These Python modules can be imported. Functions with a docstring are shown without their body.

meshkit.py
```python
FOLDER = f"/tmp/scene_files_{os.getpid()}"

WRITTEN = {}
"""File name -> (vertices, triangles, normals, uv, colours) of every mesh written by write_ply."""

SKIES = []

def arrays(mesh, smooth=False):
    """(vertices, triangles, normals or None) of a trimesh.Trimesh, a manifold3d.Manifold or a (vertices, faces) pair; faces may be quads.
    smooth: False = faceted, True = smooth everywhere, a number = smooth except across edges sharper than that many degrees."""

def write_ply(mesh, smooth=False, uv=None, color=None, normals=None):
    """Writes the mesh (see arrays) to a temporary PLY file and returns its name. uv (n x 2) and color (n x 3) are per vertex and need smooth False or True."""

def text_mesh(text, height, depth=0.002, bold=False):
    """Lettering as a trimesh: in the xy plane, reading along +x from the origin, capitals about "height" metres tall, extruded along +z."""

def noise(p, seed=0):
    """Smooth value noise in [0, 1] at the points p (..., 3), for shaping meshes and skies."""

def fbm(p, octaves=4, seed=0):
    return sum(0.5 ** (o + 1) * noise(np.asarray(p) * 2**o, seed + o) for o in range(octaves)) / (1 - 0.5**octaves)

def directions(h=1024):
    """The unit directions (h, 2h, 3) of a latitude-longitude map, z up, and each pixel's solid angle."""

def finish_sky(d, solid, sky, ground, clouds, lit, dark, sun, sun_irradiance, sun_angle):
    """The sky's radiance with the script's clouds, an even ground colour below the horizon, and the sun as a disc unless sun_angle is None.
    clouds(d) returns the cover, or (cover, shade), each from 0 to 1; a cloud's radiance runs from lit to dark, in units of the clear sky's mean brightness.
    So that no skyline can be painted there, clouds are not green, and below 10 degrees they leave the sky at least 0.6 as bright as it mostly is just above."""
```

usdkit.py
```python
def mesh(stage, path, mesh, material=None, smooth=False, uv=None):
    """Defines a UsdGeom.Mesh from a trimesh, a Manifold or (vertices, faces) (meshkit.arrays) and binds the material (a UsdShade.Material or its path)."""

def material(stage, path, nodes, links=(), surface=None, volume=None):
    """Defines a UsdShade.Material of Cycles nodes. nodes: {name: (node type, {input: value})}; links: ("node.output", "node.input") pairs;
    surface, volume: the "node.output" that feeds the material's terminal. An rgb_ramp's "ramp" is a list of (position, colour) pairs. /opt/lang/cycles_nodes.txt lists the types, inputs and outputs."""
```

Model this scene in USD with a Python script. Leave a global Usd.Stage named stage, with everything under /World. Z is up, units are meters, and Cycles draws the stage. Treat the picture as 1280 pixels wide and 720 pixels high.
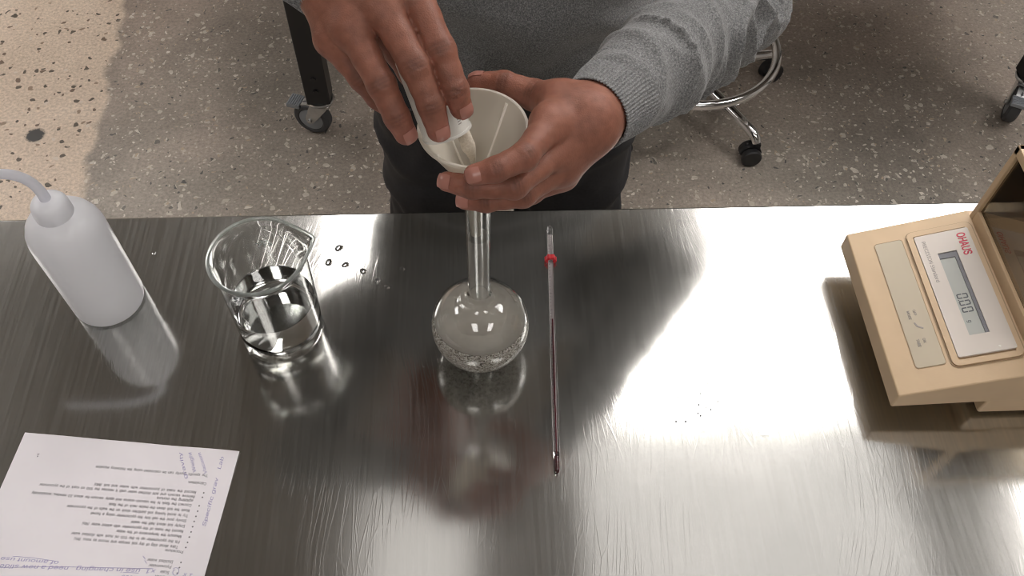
import math, random
import numpy as np, trimesh, manifold3d, shapely.geometry as sg
import usdkit, meshkit
from pxr import Usd, UsdGeom, UsdLux, UsdShade, Gf, Sdf, Vt

random.seed(7)
stage = Usd.Stage.CreateInMemory()
UsdGeom.SetStageUpAxis(stage, UsdGeom.Tokens.z)
UsdGeom.SetStageMetersPerUnit(stage, 1.0)
stage.SetDefaultPrim(UsdGeom.Xform.Define(stage, '/World').GetPrim())
UsdGeom.Scope.Define(stage, '/World/Looks')

# ---------------------------------------------------------------- camera, light, exposure
FPX, PITCH, ROLL, YAW, CZ = 1100.8, 55.28, 1.65, -3.5, 1.706
EXPOSURE = 1.45
LAMP = 4.5                       # radiance of the ceiling panels
LAMP_DIM = 0.42
LAMP_MID = 3.2
LAMP_COLOR = (1.0, 0.955, 0.925)
TZ = 0.90                        # table top

def _basis():
    p, r, a = (math.radians(v) for v in (PITCH, ROLL, YAW))
    F = np.array([0, math.cos(p), -math.sin(p)]); R = np.array([1.0, 0, 0]); U = np.cross(R, F)
    R2 = math.cos(r) * R + math.sin(r) * U; U2 = -math.sin(r) * R + math.cos(r) * U
    Z = np.array([[math.cos(a), -math.sin(a), 0], [math.sin(a), math.cos(a), 0], [0, 0, 1]])
    return Z @ R2, Z @ U2, Z @ F
R_, U_, F_ = _basis()
CAM = np.array([0, 0, CZ])
cam = UsdGeom.Camera.Define(stage, '/World/camera')
cam.CreateHorizontalApertureAttr(36.0); cam.CreateVerticalApertureAttr(20.25)
cam.CreateFocalLengthAttr(36.0 * FPX / 1280)
cam.CreateClippingRangeAttr(Gf.Vec2f(0.02, 100))
cam.CreateExposureAttr(EXPOSURE)
m4 = np.eye(4); m4[0, :3], m4[1, :3], m4[2, :3], m4[3, :3] = R_, U_, -F_, CAM
cam.AddTransformOp().Set(Gf.Matrix4d(*m4.ravel().tolist()))

def pw(x, y, w):                 # measured picture point at depth w along the view axis -> world
    return CAM + w * (F_ + R_ * (x - 640) / FPX - U_ * (y - 360) / FPX)
def on(x, y, z=TZ):              # measured picture point on the horizontal plane z -> world
    d = F_ + R_ * (x - 640) / FPX - U_ * (y - 360) / FPX
    return CAM + d * ((z - CZ) / d[2])

# ---------------------------------------------------------------- helpers: prims
used = {}
def numbered(parent, name):
    k = (parent, name); n = used.get(k, 0); used[k] = n + 1
    return f'{parent}/{name}' + (f'_{n:03d}' if n else '')
def tag(p, label=None, cat=None, group=None, kind=None):
    p = p.GetPrim() if hasattr(p, 'GetPrim') else p
    for k, v in (('label', label), ('category', cat), ('group', group), ('kind', kind)):
        if v: p.SetCustomDataByKey(k, v)
    return p
def thing(name, label, cat, loc=(0, 0, 0), rz=0, group=None, kind=None):
    path = numbered('/World', name); x = UsdGeom.Xform.Define(stage, path)
    x.AddTranslateOp().Set(Gf.Vec3d(*map(float, loc)))
    if rz: x.AddRotateZOp().Set(float(rz))
    tag(x, label, cat, group, kind)
    return path
def part(parent, name, mesh, mat, smooth=35, label=None, kind=None, col=None):
    path = numbered(parent, name)
    m = usdkit.mesh(stage, path, mesh, mat, smooth=True if col is not None else smooth)
    if col is not None:
        for k, (c, t) in col.items():
            pv = UsdGeom.PrimvarsAPI(m).CreatePrimvar(k, t, 'vertex')
            pv.Set(Vt.Vec3fArray.FromNumpy(np.asarray(c, np.float32)) if np.ndim(c) == 2 else Vt.FloatArray.FromNumpy(np.asarray(c, np.float32)))
    tag(m, label, kind=kind)
    return path
def top(name, mesh, mat, label=None, cat=None, group=None, kind=None, smooth=35, loc=None):
    path = numbered('/World', name)
    m = usdkit.mesh(stage, path, mesh, mat, smooth=smooth)
    if loc is not None: UsdGeom.Xformable(m).AddTranslateOp().Set(Gf.Vec3d(*map(float, loc)))
    tag(m, label, cat, group, kind)
    return path
C3, F1 = Sdf.ValueTypeNames.Color3fArray, Sdf.ValueTypeNames.FloatArray

# ---------------------------------------------------------------- helpers: shapes
cat_ = trimesh.util.concatenate
def box(x0, x1, y0, y1, z0, z1, r=0.0):
    if r <= 0:
        b = trimesh.creation.box([x1 - x0, y1 - y0, z1 - z0]); b.apply_translation([(x0 + x1) / 2, (y0 + y1) / 2, (z0 + z1) / 2]); return b
    s = trimesh.creation.icosphere(2, r)
    pts = np.vstack([s.vertices + [x, y, z] for x in (x0 + r, x1 - r) for y in (y0 + r, y1 - r) for z in (z0 + r, z1 - r)])
    return trimesh.convex.convex_hull(pts)
def lathe(profile, n=64):
    m = trimesh.creation.revolve(np.asarray(profile, float), sections=n)
    if m.volume < 0: m.invert()
    return m
def sweep(pts, rad, n=16, closed=False, caps=True):
    p = np.asarray(pts, float); r = np.broadcast_to(np.asarray(rad, float), (len(p),))
    t = np.roll(p, -1, 0) - np.roll(p, 1, 0) if closed else np.gradient(p, axis=0)
    t /= np.linalg.norm(t, axis=1, keepdims=True)
    a = np.cross(t[0], [0, 0, 1.0]);
    if np.linalg.norm(a) < 0.1: a = np.cross(t[0], [1.0, 0, 0])
    A = []
    for k in range(len(p)):
        a = a - t[k] * (a @ t[k]); a /= np.linalg.norm(a); A.append(a)
    A = np.array(A); B = np.cross(t, A)
    ang = np.arange(n) * 2 * np.pi / n
    v = p[:, None] + r[:, None, None] * (np.cos(ang)[None, :, None] * A[:, None] + np.sin(ang)[None, :, None] * B[:, None])
    m = len(p); f = []
    for i in range(m if closed else m - 1):
        j = (i + 1) % m
        for k in range(n):
            l = (k + 1) % n
            f += [[i * n + k, i * n + l, j * n + l], [i * n + k, j * n + l, j * n + k]]
    v = v.reshape(-1, 3)
    if caps and not closed:
        c0, c1 = len(v), len(v) + 1; v = np.vstack([v, p[0], p[-1]])
        for k in range(n):
            l = (k + 1) % n
            f += [[c0, l, k], [c1, (m - 1) * n + k, (m - 1) * n + l]]
    mm = trimesh.Trimesh(v, np.array(f), process=False); mm.fix_normals(); return mm
def spline(pts, n=40):
    from scipy.interpolate import CubicSpline
    p = np.asarray(pts, float); d = np.r_[0, np.cumsum(np.linalg.norm(np.diff(p, axis=0), axis=1))]
    return CubicSpline(d, p)(np.linspace(0, d[-1], n))
def cyl(a, b, r, n=24, r2=None):
    return sweep([a, b], [r, r if r2 is None else r2], n)
def prism(poly, y0, y1):         # (x, z) outline pushed along y
    m = trimesh.creation.extrude_polygon(sg.Polygon(poly), y1 - y0, engine='earcut')
    v = m.vertices.copy(); m = trimesh.Trimesh(np.c_[v[:, 0], y1 - v[:, 2], v[:, 1]], m.faces); m.fix_normals(); return m
def rrect(w, h, r, n=6):
    return sg.box(-w / 2 + r, -h / 2 + r, w / 2 - r, h / 2 - r).buffer(r, quad_segs=n)
def place(mesh, o, ex, ey, ez=None):
    ex, ey = np.asarray(ex, float), np.asarray(ey, float); ez = np.cross(ex, ey) if ez is None else ez
    v = mesh.vertices; m = mesh.copy(); m.vertices = np.asarray(o) + v[:, :1] * ex + v[:, 1:2] * ey + v[:, 2:3] * ez; return m

# ---------------------------------------------------------------- helpers: fields -> surfaces
def surface(f, lo, hi, h, bits=True):
    lo, hi = np.asarray(lo, float), np.asarray(hi, float)
    n = np.ceil((hi - lo) / h).astype(int) + 1
    ax = [np.asarray(lo[k] + h * np.arange(n[k]), np.float32) for k in range(3)]
    P = np.stack(np.meshgrid(*ax, indexing='ij'), -1)
    S = f(P).astype(np.float32)
    ins = S < 0
    for _ in range(8):           # no checkerboard faces: every edge of the surface then has two sides
        n_amb = 0
        for k, l in ((0, 1), (1, 2), (0, 2)):
            def sh(a, b):
                q = [slice(None)] * 3; q[k] = slice(a, ins.shape[k] - 1 + a); q[l] = slice(b, ins.shape[l] - 1 + b); return tuple(q)
            amb = (ins[sh(0, 0)] == ins[sh(1, 1)]) & (ins[sh(1, 0)] == ins[sh(0, 1)]) & (ins[sh(0, 0)] != ins[sh(1, 0)])
            n_amb += int(amb.sum())
            if amb.any():
                for c_ in ((0, 0), (1, 0), (0, 1), (1, 1)): ins[sh(*c_)] |= amb
        S = np.where(ins & (S >= 0), -1e-3 * h, S)
        if not n_amb: break
    nx, ny, nz = S.shape
    cnt = np.zeros((nx - 1, ny - 1, nz - 1), np.int8)
    for a in np.ndindex(2, 2, 2): cnt += ins[a[0]:nx - 1 + a[0], a[1]:ny - 1 + a[1], a[2]:nz - 1 + a[2]]
    act = (cnt > 0) & (cnt < 8)
    idx = np.full(act.shape, -1, np.int64); ijk = np.argwhere(act); idx[act] = np.arange(len(ijk))
    acc = np.zeros((len(ijk), 3)); num = np.zeros((len(ijk), 1))
    cor = list(np.ndindex(2, 2, 2))
    for a in cor:
        for k in range(3):
            if a[k]: continue
            b = list(a); b[k] = 1; b = tuple(b)
            sa, sb = S[tuple((ijk + a).T)], S[tuple((ijk + b).T)]
            m = (sa < 0) != (sb < 0)
            t = np.where(m, sa / np.where(m, sa - sb, 1), 0)
            q = np.array(a, float)[None] + t[:, None] * (np.array(b) - np.array(a))
            acc += q * m[:, None]; num += m[:, None]
    V = lo + h * (ijk + acc / num)
    Q = []
    for k in range(3):
        s0 = [slice(None)] * 3; s1 = [slice(None)] * 3
        s0[k] = slice(0, -1); s1[k] = slice(1, None)
        for o in range(3):
            if o != k: s0[o] = slice(1, -1); s1[o] = slice(1, -1)
        A, B = ins[tuple(s0)], ins[tuple(s1)]
        e = np.argwhere(A != B); st = A[A != B]
        for o in range(3):
            if o != k: e[:, o] += 1
        u, v = [(1, 2), (2, 0), (0, 1)][k]
        quad = []
        for du, dv in ((-1, -1), (0, -1), (0, 0), (-1, 0)):
            c = e.copy(); c[:, u] += du; c[:, v] += dv; quad.append(idx[tuple(c.T)])
        quad = np.stack(quad, 1); quad[~st] = quad[~st][:, ::-1]; Q.append(quad)
    Q = np.vstack(Q)
    return trimesh.Trimesh(V, np.vstack([Q[:, [0, 1, 2]], Q[:, [0, 2, 3]]]), process=False)
def smin(a, b, k):
    h = np.clip(0.5 + 0.5 * (b - a) / k, 0, 1); return b + (a - b) * h - k * h * (1 - h)
def f32(v): return np.asarray(v, np.float32)
def cone(P, a, b, ra, rb):
    a, b = f32(a), f32(b); ba = b - a; pa = P - a
    h = np.clip((pa @ ba) / (ba @ ba), 0, 1)
    return np.linalg.norm(pa - h[..., None] * ba, axis=-1) - (ra + (rb - ra) * h)
def ell(P, c, r, M=None):
    q = P - f32(c)
    if M is not None: q = q @ f32(M).T
    r = f32(r); k0 = np.linalg.norm(q / r, axis=-1); k1 = np.linalg.norm(q / (r * r), axis=-1)
    return k0 * (k0 - 1) / np.maximum(k1, 1e-6)
def unit(v): v = np.asarray(v, float); return v / np.linalg.norm(v)
def taubin(m, n=6):
    from scipy.sparse import coo_matrix, diags
    f = np.asarray(m.faces); v = np.asarray(m.vertices, float); N = len(v)
    i = np.r_[f[:, 0], f[:, 1], f[:, 2]]; j = np.r_[f[:, 1], f[:, 2], f[:, 0]]
    A = coo_matrix((np.ones(2 * len(i)), (np.r_[i, j], np.r_[j, i])), (N, N)).tocsr(); A.data[:] = 1
    A = diags(1 / np.maximum(np.asarray(A.sum(1)).ravel(), 1)) @ A
    for _ in range(n):
        v = v + .5 * (A @ v - v); v = v - .52 * (A @ v - v)
    return trimesh.Trimesh(v, f, process=False)

# ---------------------------------------------------------------- materials
def M(name, nodes, links=(), surface='p.BSDF', volume=None):
    return usdkit.material(stage, '/World/Looks/' + name, nodes, links, surface=surface, volume=volume)
def plain(name, col, rough=0.5, **k):
    return M(name, {'p': ('principled_bsdf', {'base_color': col, 'roughness': rough, **k})})
def mottled(name, c1, c2, scale, rough=0.5, bump=0.0, bscale=200, dist=0.001, **k):
    n = {'c': ('texture_coordinate', {}), 'n': ('noise_texture', {'scale': scale, 'detail': 4}), 'r': ('rgb_ramp', {'ramp': [(0.3, c1), (0.7, c2)]}),
         'p': ('principled_bsdf', {'roughness': rough, **k})}
    l = [('c.object', 'n.vector'), ('n.fac', 'r.fac'), ('r.color', 'p.base_color')]
    if bump:
        n['bn'] = ('noise_texture', {'scale': bscale, 'detail': 3}); n['b'] = ('bump', {'strength': bump, 'distance': dist})
        l += [('c.object', 'bn.vector'), ('bn.fac', 'b.height'), ('b.normal', 'p.normal')]
    return M(name, n, l)

# brushed, scratched stainless steel: a clear lobe under a wide lobe of fine scratches
def steel_mat():
    n = {'g': ('geometry', {}),
         'm1': ('mapping', {'scale': (260, 7, 1), 'rotation': (0, 0, 0.03)}), 'n1': ('noise_texture', {'scale': 1.0, 'detail': 3}),
         'm2': ('mapping', {'scale': (900, 14, 1), 'rotation': (0, 0, -0.16)}), 'n2': ('noise_texture', {'scale': 1.0, 'detail': 2}),
         # curved single scratches
         'nd': ('noise_texture', {'scale': 3.0, 'detail': 1}), 'sc': ('vector_math', {'math_type': 'scale', 'scale': 0.16}), 'ad': ('vector_math', {'math_type': 'add'}),
         'm3': ('mapping', {'scale': (105, 6, 1), 'rotation': (0, 0, 0.22)}), 'v3': ('voronoi_texture', {'feature': 'distance_to_edge', 'scale': 1.0}),
         'm4': ('mapping', {'scale': (80, 9, 1), 'rotation': (0, 0, -0.35)}), 'v4': ('voronoi_texture', {'feature': 'distance_to_edge', 'scale': 1.0}),
         'r3': ('map_range', {'from_min': 0.0, 'from_max': 0.028, 'to_min': 1.0, 'to_max': 0.0, 'clamp': True}),
         'r4': ('map_range', {'from_min': 0.0, 'from_max': 0.025, 'to_min': 1.0, 'to_max': 0.0, 'clamp': True}),
         'np': ('noise_texture', {'scale': 7.0, 'detail': 3}), 'rp': ('map_range', {'from_min': 0.44, 'from_max': 0.62, 'to_min': 0.0, 'to_max': 1.0, 'clamp': True}),
         'x34': ('math', {'math_type': 'maximum'}), 'xm': ('math', {'math_type': 'multiply'}),
         'a12': ('math', {'math_type': 'multiply_add', 'value2': 0.6}),
         'asum': ('math', {'math_type': 'multiply_add', 'value2': 0.8}),
         'b': ('bump', {'strength': 0.25, 'distance': 0.00006}),
         'm5': ('mapping', {'scale': (26, 3.2, 1), 'rotation': (0, 0, 0.55)}), 'v5': ('voronoi_texture', {'feature': 'distance_to_edge', 'scale': 1.0}), 'r5': ('map_range', {'from_min': 0.0, 'from_max': 0.012, 'to_min': 1.0, 'to_max': 0.0, 'clamp': True}), 'x5': ('math', {'math_type': 'maximum'}), 'b2': ('bump', {'strength': 0.42, 'distance': 0.00005}), 'as2': ('math', {'math_type': 'multiply_add', 'value2': 0.14}),
         'nr': ('noise_texture', {'scale': 4.0, 'detail': 4}), 'rr': ('map_range', {'from_min': 0.3, 'from_max': 0.7, 'to_min': 0.08, 'to_max': 0.15, 'clamp': True}),
         'cr': ('rgb_ramp', {'ramp': [(0.3, (0.455, 0.455, 0.435)), (0.7, (0.55, 0.545, 0.52))]}),
         'p1': ('principled_bsdf', {'metallic': 1.0}),
         'p2': ('principled_bsdf', {'metallic': 1.0, 'roughness': 0.36}),
         'fm': ('map_range', {'from_min': 0.3, 'from_max': 0.7, 'to_min': 0.10, 'to_max': 0.20, 'clamp': True}),
         'mx': ('mix_closure', {})}
    l = [('g.position', 'm1.vector'), ('m1.vector', 'n1.vector'), ('g.position', 'm2.vector'), ('m2.vector', 'n2.vector'),
         ('g.position', 'nd.vector'), ('nd.color', 'sc.vector1'), ('sc.vector', 'ad.vector1'), ('g.position', 'ad.vector2'),
         ('ad.vector', 'm3.vector'), ('m3.vector', 'v3.vector'), ('ad.vector', 'm4.vector'), ('m4.vector', 'v4.vector'),
         ('v3.distance', 'r3.value'), ('v4.distance', 'r4.value'), ('r3.result', 'x34.value1'), ('r4.result', 'x5.value1'), ('ad.vector', 'm5.vector'), ('m5.vector', 'v5.vector'), ('v5.distance', 'r5.value'), ('r5.result', 'x5.value2'), ('x5.value', 'x34.value2'),
         ('g.position', 'np.vector'), ('np.fac', 'rp.value'), ('x34.value', 'xm.value1'), ('rp.result', 'xm.value2'),
         ('n1.fac', 'a12.value1'), ('n2.fac', 'a12.value3'), ('xm.value', 'asum.value1'), ('a12.value', 'asum.value3'),
         ('asum.value', 'b.height'), ('a12.value', 'as2.value1'), ('xm.value', 'as2.value3'), ('as2.value', 'b2.height'), ('g.position', 'nr.vector'), ('nr.fac', 'rr.value'), ('rr.result', 'p1.roughness'),
         ('nr.fac', 'cr.fac'), ('cr.color', 'p1.base_color'), ('cr.color', 'p2.base_color'), ('b.normal', 'p2.normal'), ('b2.normal', 'p1.normal'),
         ('n1.fac', 'fm.value'), ('fm.result', 'mx.fac'), ('p1.BSDF', 'mx.closure1'), ('p2.BSDF', 'mx.closure2')]
    return M('brushed_steel', n, l, surface='mx.closure')
STEEL = steel_mat()
STEEL_PLAIN = plain('steel_plain', (0.55, 0.53, 0.5), 0.3, metallic=1.0)
CHROME = plain('chrome', (0.8, 0.8, 0.8), 0.12, metallic=1.0)
ZINC = mottled('zinc', (0.55, 0.56, 0.57), (0.7, 0.7, 0.69), 40, 0.25, metallic=1.0)
BLACK_PAINT = plain('black_paint', (0.012, 0.012, 0.013), 0.4)
BLACK_PLASTIC = plain('black_plastic', (0.02, 0.02, 0.021), 0.45)
GREY_RUBBER = plain('grey_rubber', (0.06, 0.062, 0.066), 0.6)
GREY_PLASTIC = plain('grey_plastic', (0.25, 0.27, 0.29), 0.45)
VINYL = plain('black_vinyl', (0.02, 0.02, 0.022), 0.4)
GLASS = plain('clear_glass', (0.98, 0.995, 0.985), 0.0, transmission_weight=1.0, ior=1.47)
WATER = plain('water', (1, 1, 1), 0.0, transmission_weight=1.0, ior=1.33)
TAN = mottled('tan_plastic', (0.61, 0.445, 0.275), (0.66, 0.485, 0.305), 25, 0.42, 0.15, 700, 0.0004)
TAN_DARK = plain('tan_groove', (0.42, 0.30, 0.18), 0.5)
KEYPAD = plain('keypad_membrane', (0.53, 0.46, 0.34), 0.4)
FACEPLATE = plain('pale_faceplate', (0.68, 0.62, 0.56), 0.35)
LCD = plain('lcd_glass', (0.50, 0.52, 0.49), 0.15)
LCD_DARK = plain('lcd_digit', (0.10, 0.11, 0.12), 0.4)
LCD_WALL = plain('lcd_recess', (0.20, 0.20, 0.22), 0.5)
RED_INK = plain('red_ink', (0.62, 0.03, 0.07), 0.45)
GREY_INK = plain('grey_ink', (0.33, 0.30, 0.28), 0.5)
INK = plain('black_ink', (0.10, 0.095, 0.11), 0.6)
PEN = plain('purple_pen', (0.34, 0.31, 0.52), 0.6)
PAPER = mottled('white_paper', (0.80, 0.77, 0.80), (0.84, 0.81, 0.84), 12, 0.7)
SMOKED = M('smoked_acrylic', {'t': ('transparent_bsdf', {'color': (0.42, 0.39, 0.345)}), 'gl': ('glossy_bsdf', {'color': (1, 1, 1), 'roughness': 0.03}), 'f': ('layer_weight', {'blend': 0.5}), 'pw': ('math', {'math_type': 'power', 'value2': 4.0}), 'ml': ('math', {'math_type': 'multiply_add', 'value2': 0.7, 'value3': 0.04}), 'm': ('mix_closure', {})},
           [('f.facing', 'pw.value1'), ('pw.value', 'ml.value1'), ('ml.value', 'm.fac'), ('t.BSDF', 'm.closure1'), ('gl.BSDF', 'm.closure2')], surface='m.closure')
LDPE = M('milky_polyethylene', {'p': ('principled_bsdf', {'base_color': (0.95, 0.955, 0.985), 'roughness': 0.3}), 't': ('translucent_bsdf', {'color': (0.97, 0.975, 1.0)}), 'm': ('mix_closure', {'fac': 0.3})}, [('p.BSDF', 'm.closure1'), ('t.BSDF', 'm.closure2')], surface='m.closure')
LDPE_TUBE = M('translucent_tube', {'p': ('principled_bsdf', {'base_color': (0.86, 0.87, 0.93), 'roughness': 0.25}), 't': ('translucent_bsdf', {'color': (0.9, 0.91, 0.97)}), 'tr': ('transparent_bsdf', {}), 'm': ('mix_closure', {'fac': 0.4}), 'm2': ('mix_closure', {'fac': 0.22})}, [('p.BSDF', 'm.closure1'), ('t.BSDF', 'm.closure2'), ('m.closure', 'm2.closure1'), ('tr.BSDF', 'm2.closure2')], surface='m2.closure')
FUNNEL = M('cloudy_polypropylene', {'p': ('principled_bsdf', {'base_color': (0.80, 0.76, 0.68), 'roughness': 0.35}), 't': ('translucent_bsdf', {'color': (0.75, 0.70, 0.62)}),
           'tr': ('transparent_bsdf', {'color': (0.9, 0.88, 0.84)}), 'm': ('mix_closure', {'fac': 0.35}), 'm2': ('mix_closure', {'fac': 0.30})},
           [('p.BSDF', 'm.closure1'), ('t.BSDF', 'm.closure2'), ('m.closure', 'm2.closure1'), ('tr.BSDF', 'm2.closure2')], surface='m2.closure')
FUNNEL_RIB = plain('polypropylene_rib', (.88, .84, .76), .4)
VIAL = M('cloudy_vial_plastic', {'p': ('principled_bsdf', {'base_color': (0.85, 0.84, 0.80), 'roughness': 0.25}), 'tr': ('transparent_bsdf', {'color': (0.93, 0.93, 0.91)}), 'm': ('mix_closure', {'fac': 0.45})},
         [('p.BSDF', 'm.closure1'), ('tr.BSDF', 'm.closure2')], surface='m.closure')
POWDER = mottled('pale_soil_powder', (0.55, 0.48, 0.38), (0.72, 0.66, 0.56), 500, 0.9)
WALL = mottled('painted_wall', (0.36, 0.345, 0.325), (0.40, 0.385, 0.36), 3, 0.7)
CEIL = mottled('ceiling_paint', (0.26, 0.252, 0.24), (0.31, 0.30, 0.287), 1.5, 0.8)
LAMP_FRAME = plain('lamp_frame', (0.6, 0.6, 0.6), 0.4)
def lamp_mat(name, s): return M(name, {'e': ('emission', {'color': LAMP_COLOR, 'strength': s})}, surface='e.emission')
LAMP_ON, LAMP_HALF, LAMP_LOW = lamp_mat('lamp_diffuser', LAMP), lamp_mat('lamp_diffuser_half', LAMP_MID), lamp_mat('lamp_diffuser_low', LAMP_DIM)
JEANS = mottled('black_denim', (0.008, 0.008, 0.010), (0.016, 0.016, 0.019), 300, 0.8, 0.3, 900, 0.0006)
SEAM = plain('denim_seam', (0.045, 0.043, 0.045), 0.7)
HAIR = mottled('black_hair', (0.008, 0.007, 0.006), (0.02, 0.017, 0.015), 60, 0.5, 0.6, 300, 0.003)
SHOE = plain('dark_shoe', (0.03, 0.03, 0.032), 0.5)
NAIL = plain('fingernail', (0.41, 0.185, 0.145), 0.3)
EYE = plain('eye_white', (0.75, 0.72, 0.68), 0.2)
IRIS = plain('dark_iris', (0.03, 0.015, 0.01), 0.15)
SKIN = M('brown_skin', {'a': ('attribute', {'attribute': 'tint'}), 'c': ('geometry', {}), 'n': ('noise_texture', {'scale': 160, 'detail': 4}), 'r': ('rgb_ramp', {'ramp': [(0.3, (0.86, 0.84, 0.84)), (0.7, (1.12, 1.1, 1.1))]}),
         'mx': ('mix_color', {'blend_type': 'multiply', 'fac': 1.0, 'use_clamp': False}), 'v': ('voronoi_texture', {'scale': 900}), 'b': ('bump', {'strength': 0.25, 'distance': 0.0005}),
         'p': ('principled_bsdf', {'roughness': 0.52, 'specular_ior_level': 0.35, 'subsurface_weight': 0.12, 'subsurface_scale': 0.004, 'subsurface_radius': (1, 0.35, 0.2)})},
         [('c.position', 'n.vector'), ('n.fac', 'r.fac'), ('a.color', 'mx.a'), ('r.color', 'mx.b'), ('mx.result', 'p.base_color'), ('c.position', 'v.vector'), ('v.distance', 'b.height'), ('b.normal', 'p.normal')])
def knit(name, rib=False):
    n = {'c': ('geometry', {}), 'n': ('noise_texture', {'scale': 620, 'detail': 3, 'roughness': 0.75}), 'r': ('rgb_ramp', {'ramp': [(0.34, (0.085, 0.087, 0.088)), (0.5, (0.165, 0.167, 0.166)), (0.68, (0.31, 0.312, 0.31))]}),
         'bn': ('noise_texture', {'scale': 650, 'detail': 3}), 'b': ('bump', {'strength': 0.6, 'distance': 0.0012}), 'p': ('principled_bsdf', {'roughness': 0.9, 'sheen_weight': 0.25, 'sheen_roughness': 0.5})}
    l = [('c.position', 'n.vector'), ('n.fac', 'r.fac'), ('r.color', 'p.base_color'), ('c.position', 'bn.vector'), ('bn.fac', 'b.height'), ('b.normal', 'p.normal')]
    return M(name, n, l)
KNIT, KNIT_CUFF = knit('grey_heather_knit'), knit('grey_rib_knit')
SLURRY = M('soil_water', {'c': ('geometry', {}), 'v': ('voronoi_texture', {'scale': 800}), 'r': ('rgb_ramp', {'ramp': [(0.0, (0.10, 0.085, 0.07)), (0.18, (0.25, 0.22, 0.18)), (0.24, (0.50, 0.455, 0.395)), (0.62, (0.62, 0.58, 0.52)), (0.7, (0.86, 0.83, 0.78)), (1, (0.88, 0.86, 0.82))]}),
         's': ('separate_color', {}), 'p': ('principled_bsdf', {'roughness': 0.35})},
         [('c.position', 'v.vector'), ('v.color', 's.color'), ('s.r', 'r.fac'), ('r.color', 'p.base_color')])
MURKY = mottled('murky_water', (0.42, 0.385, 0.34), (0.51, 0.47, 0.42), 45, 0.08)

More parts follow.
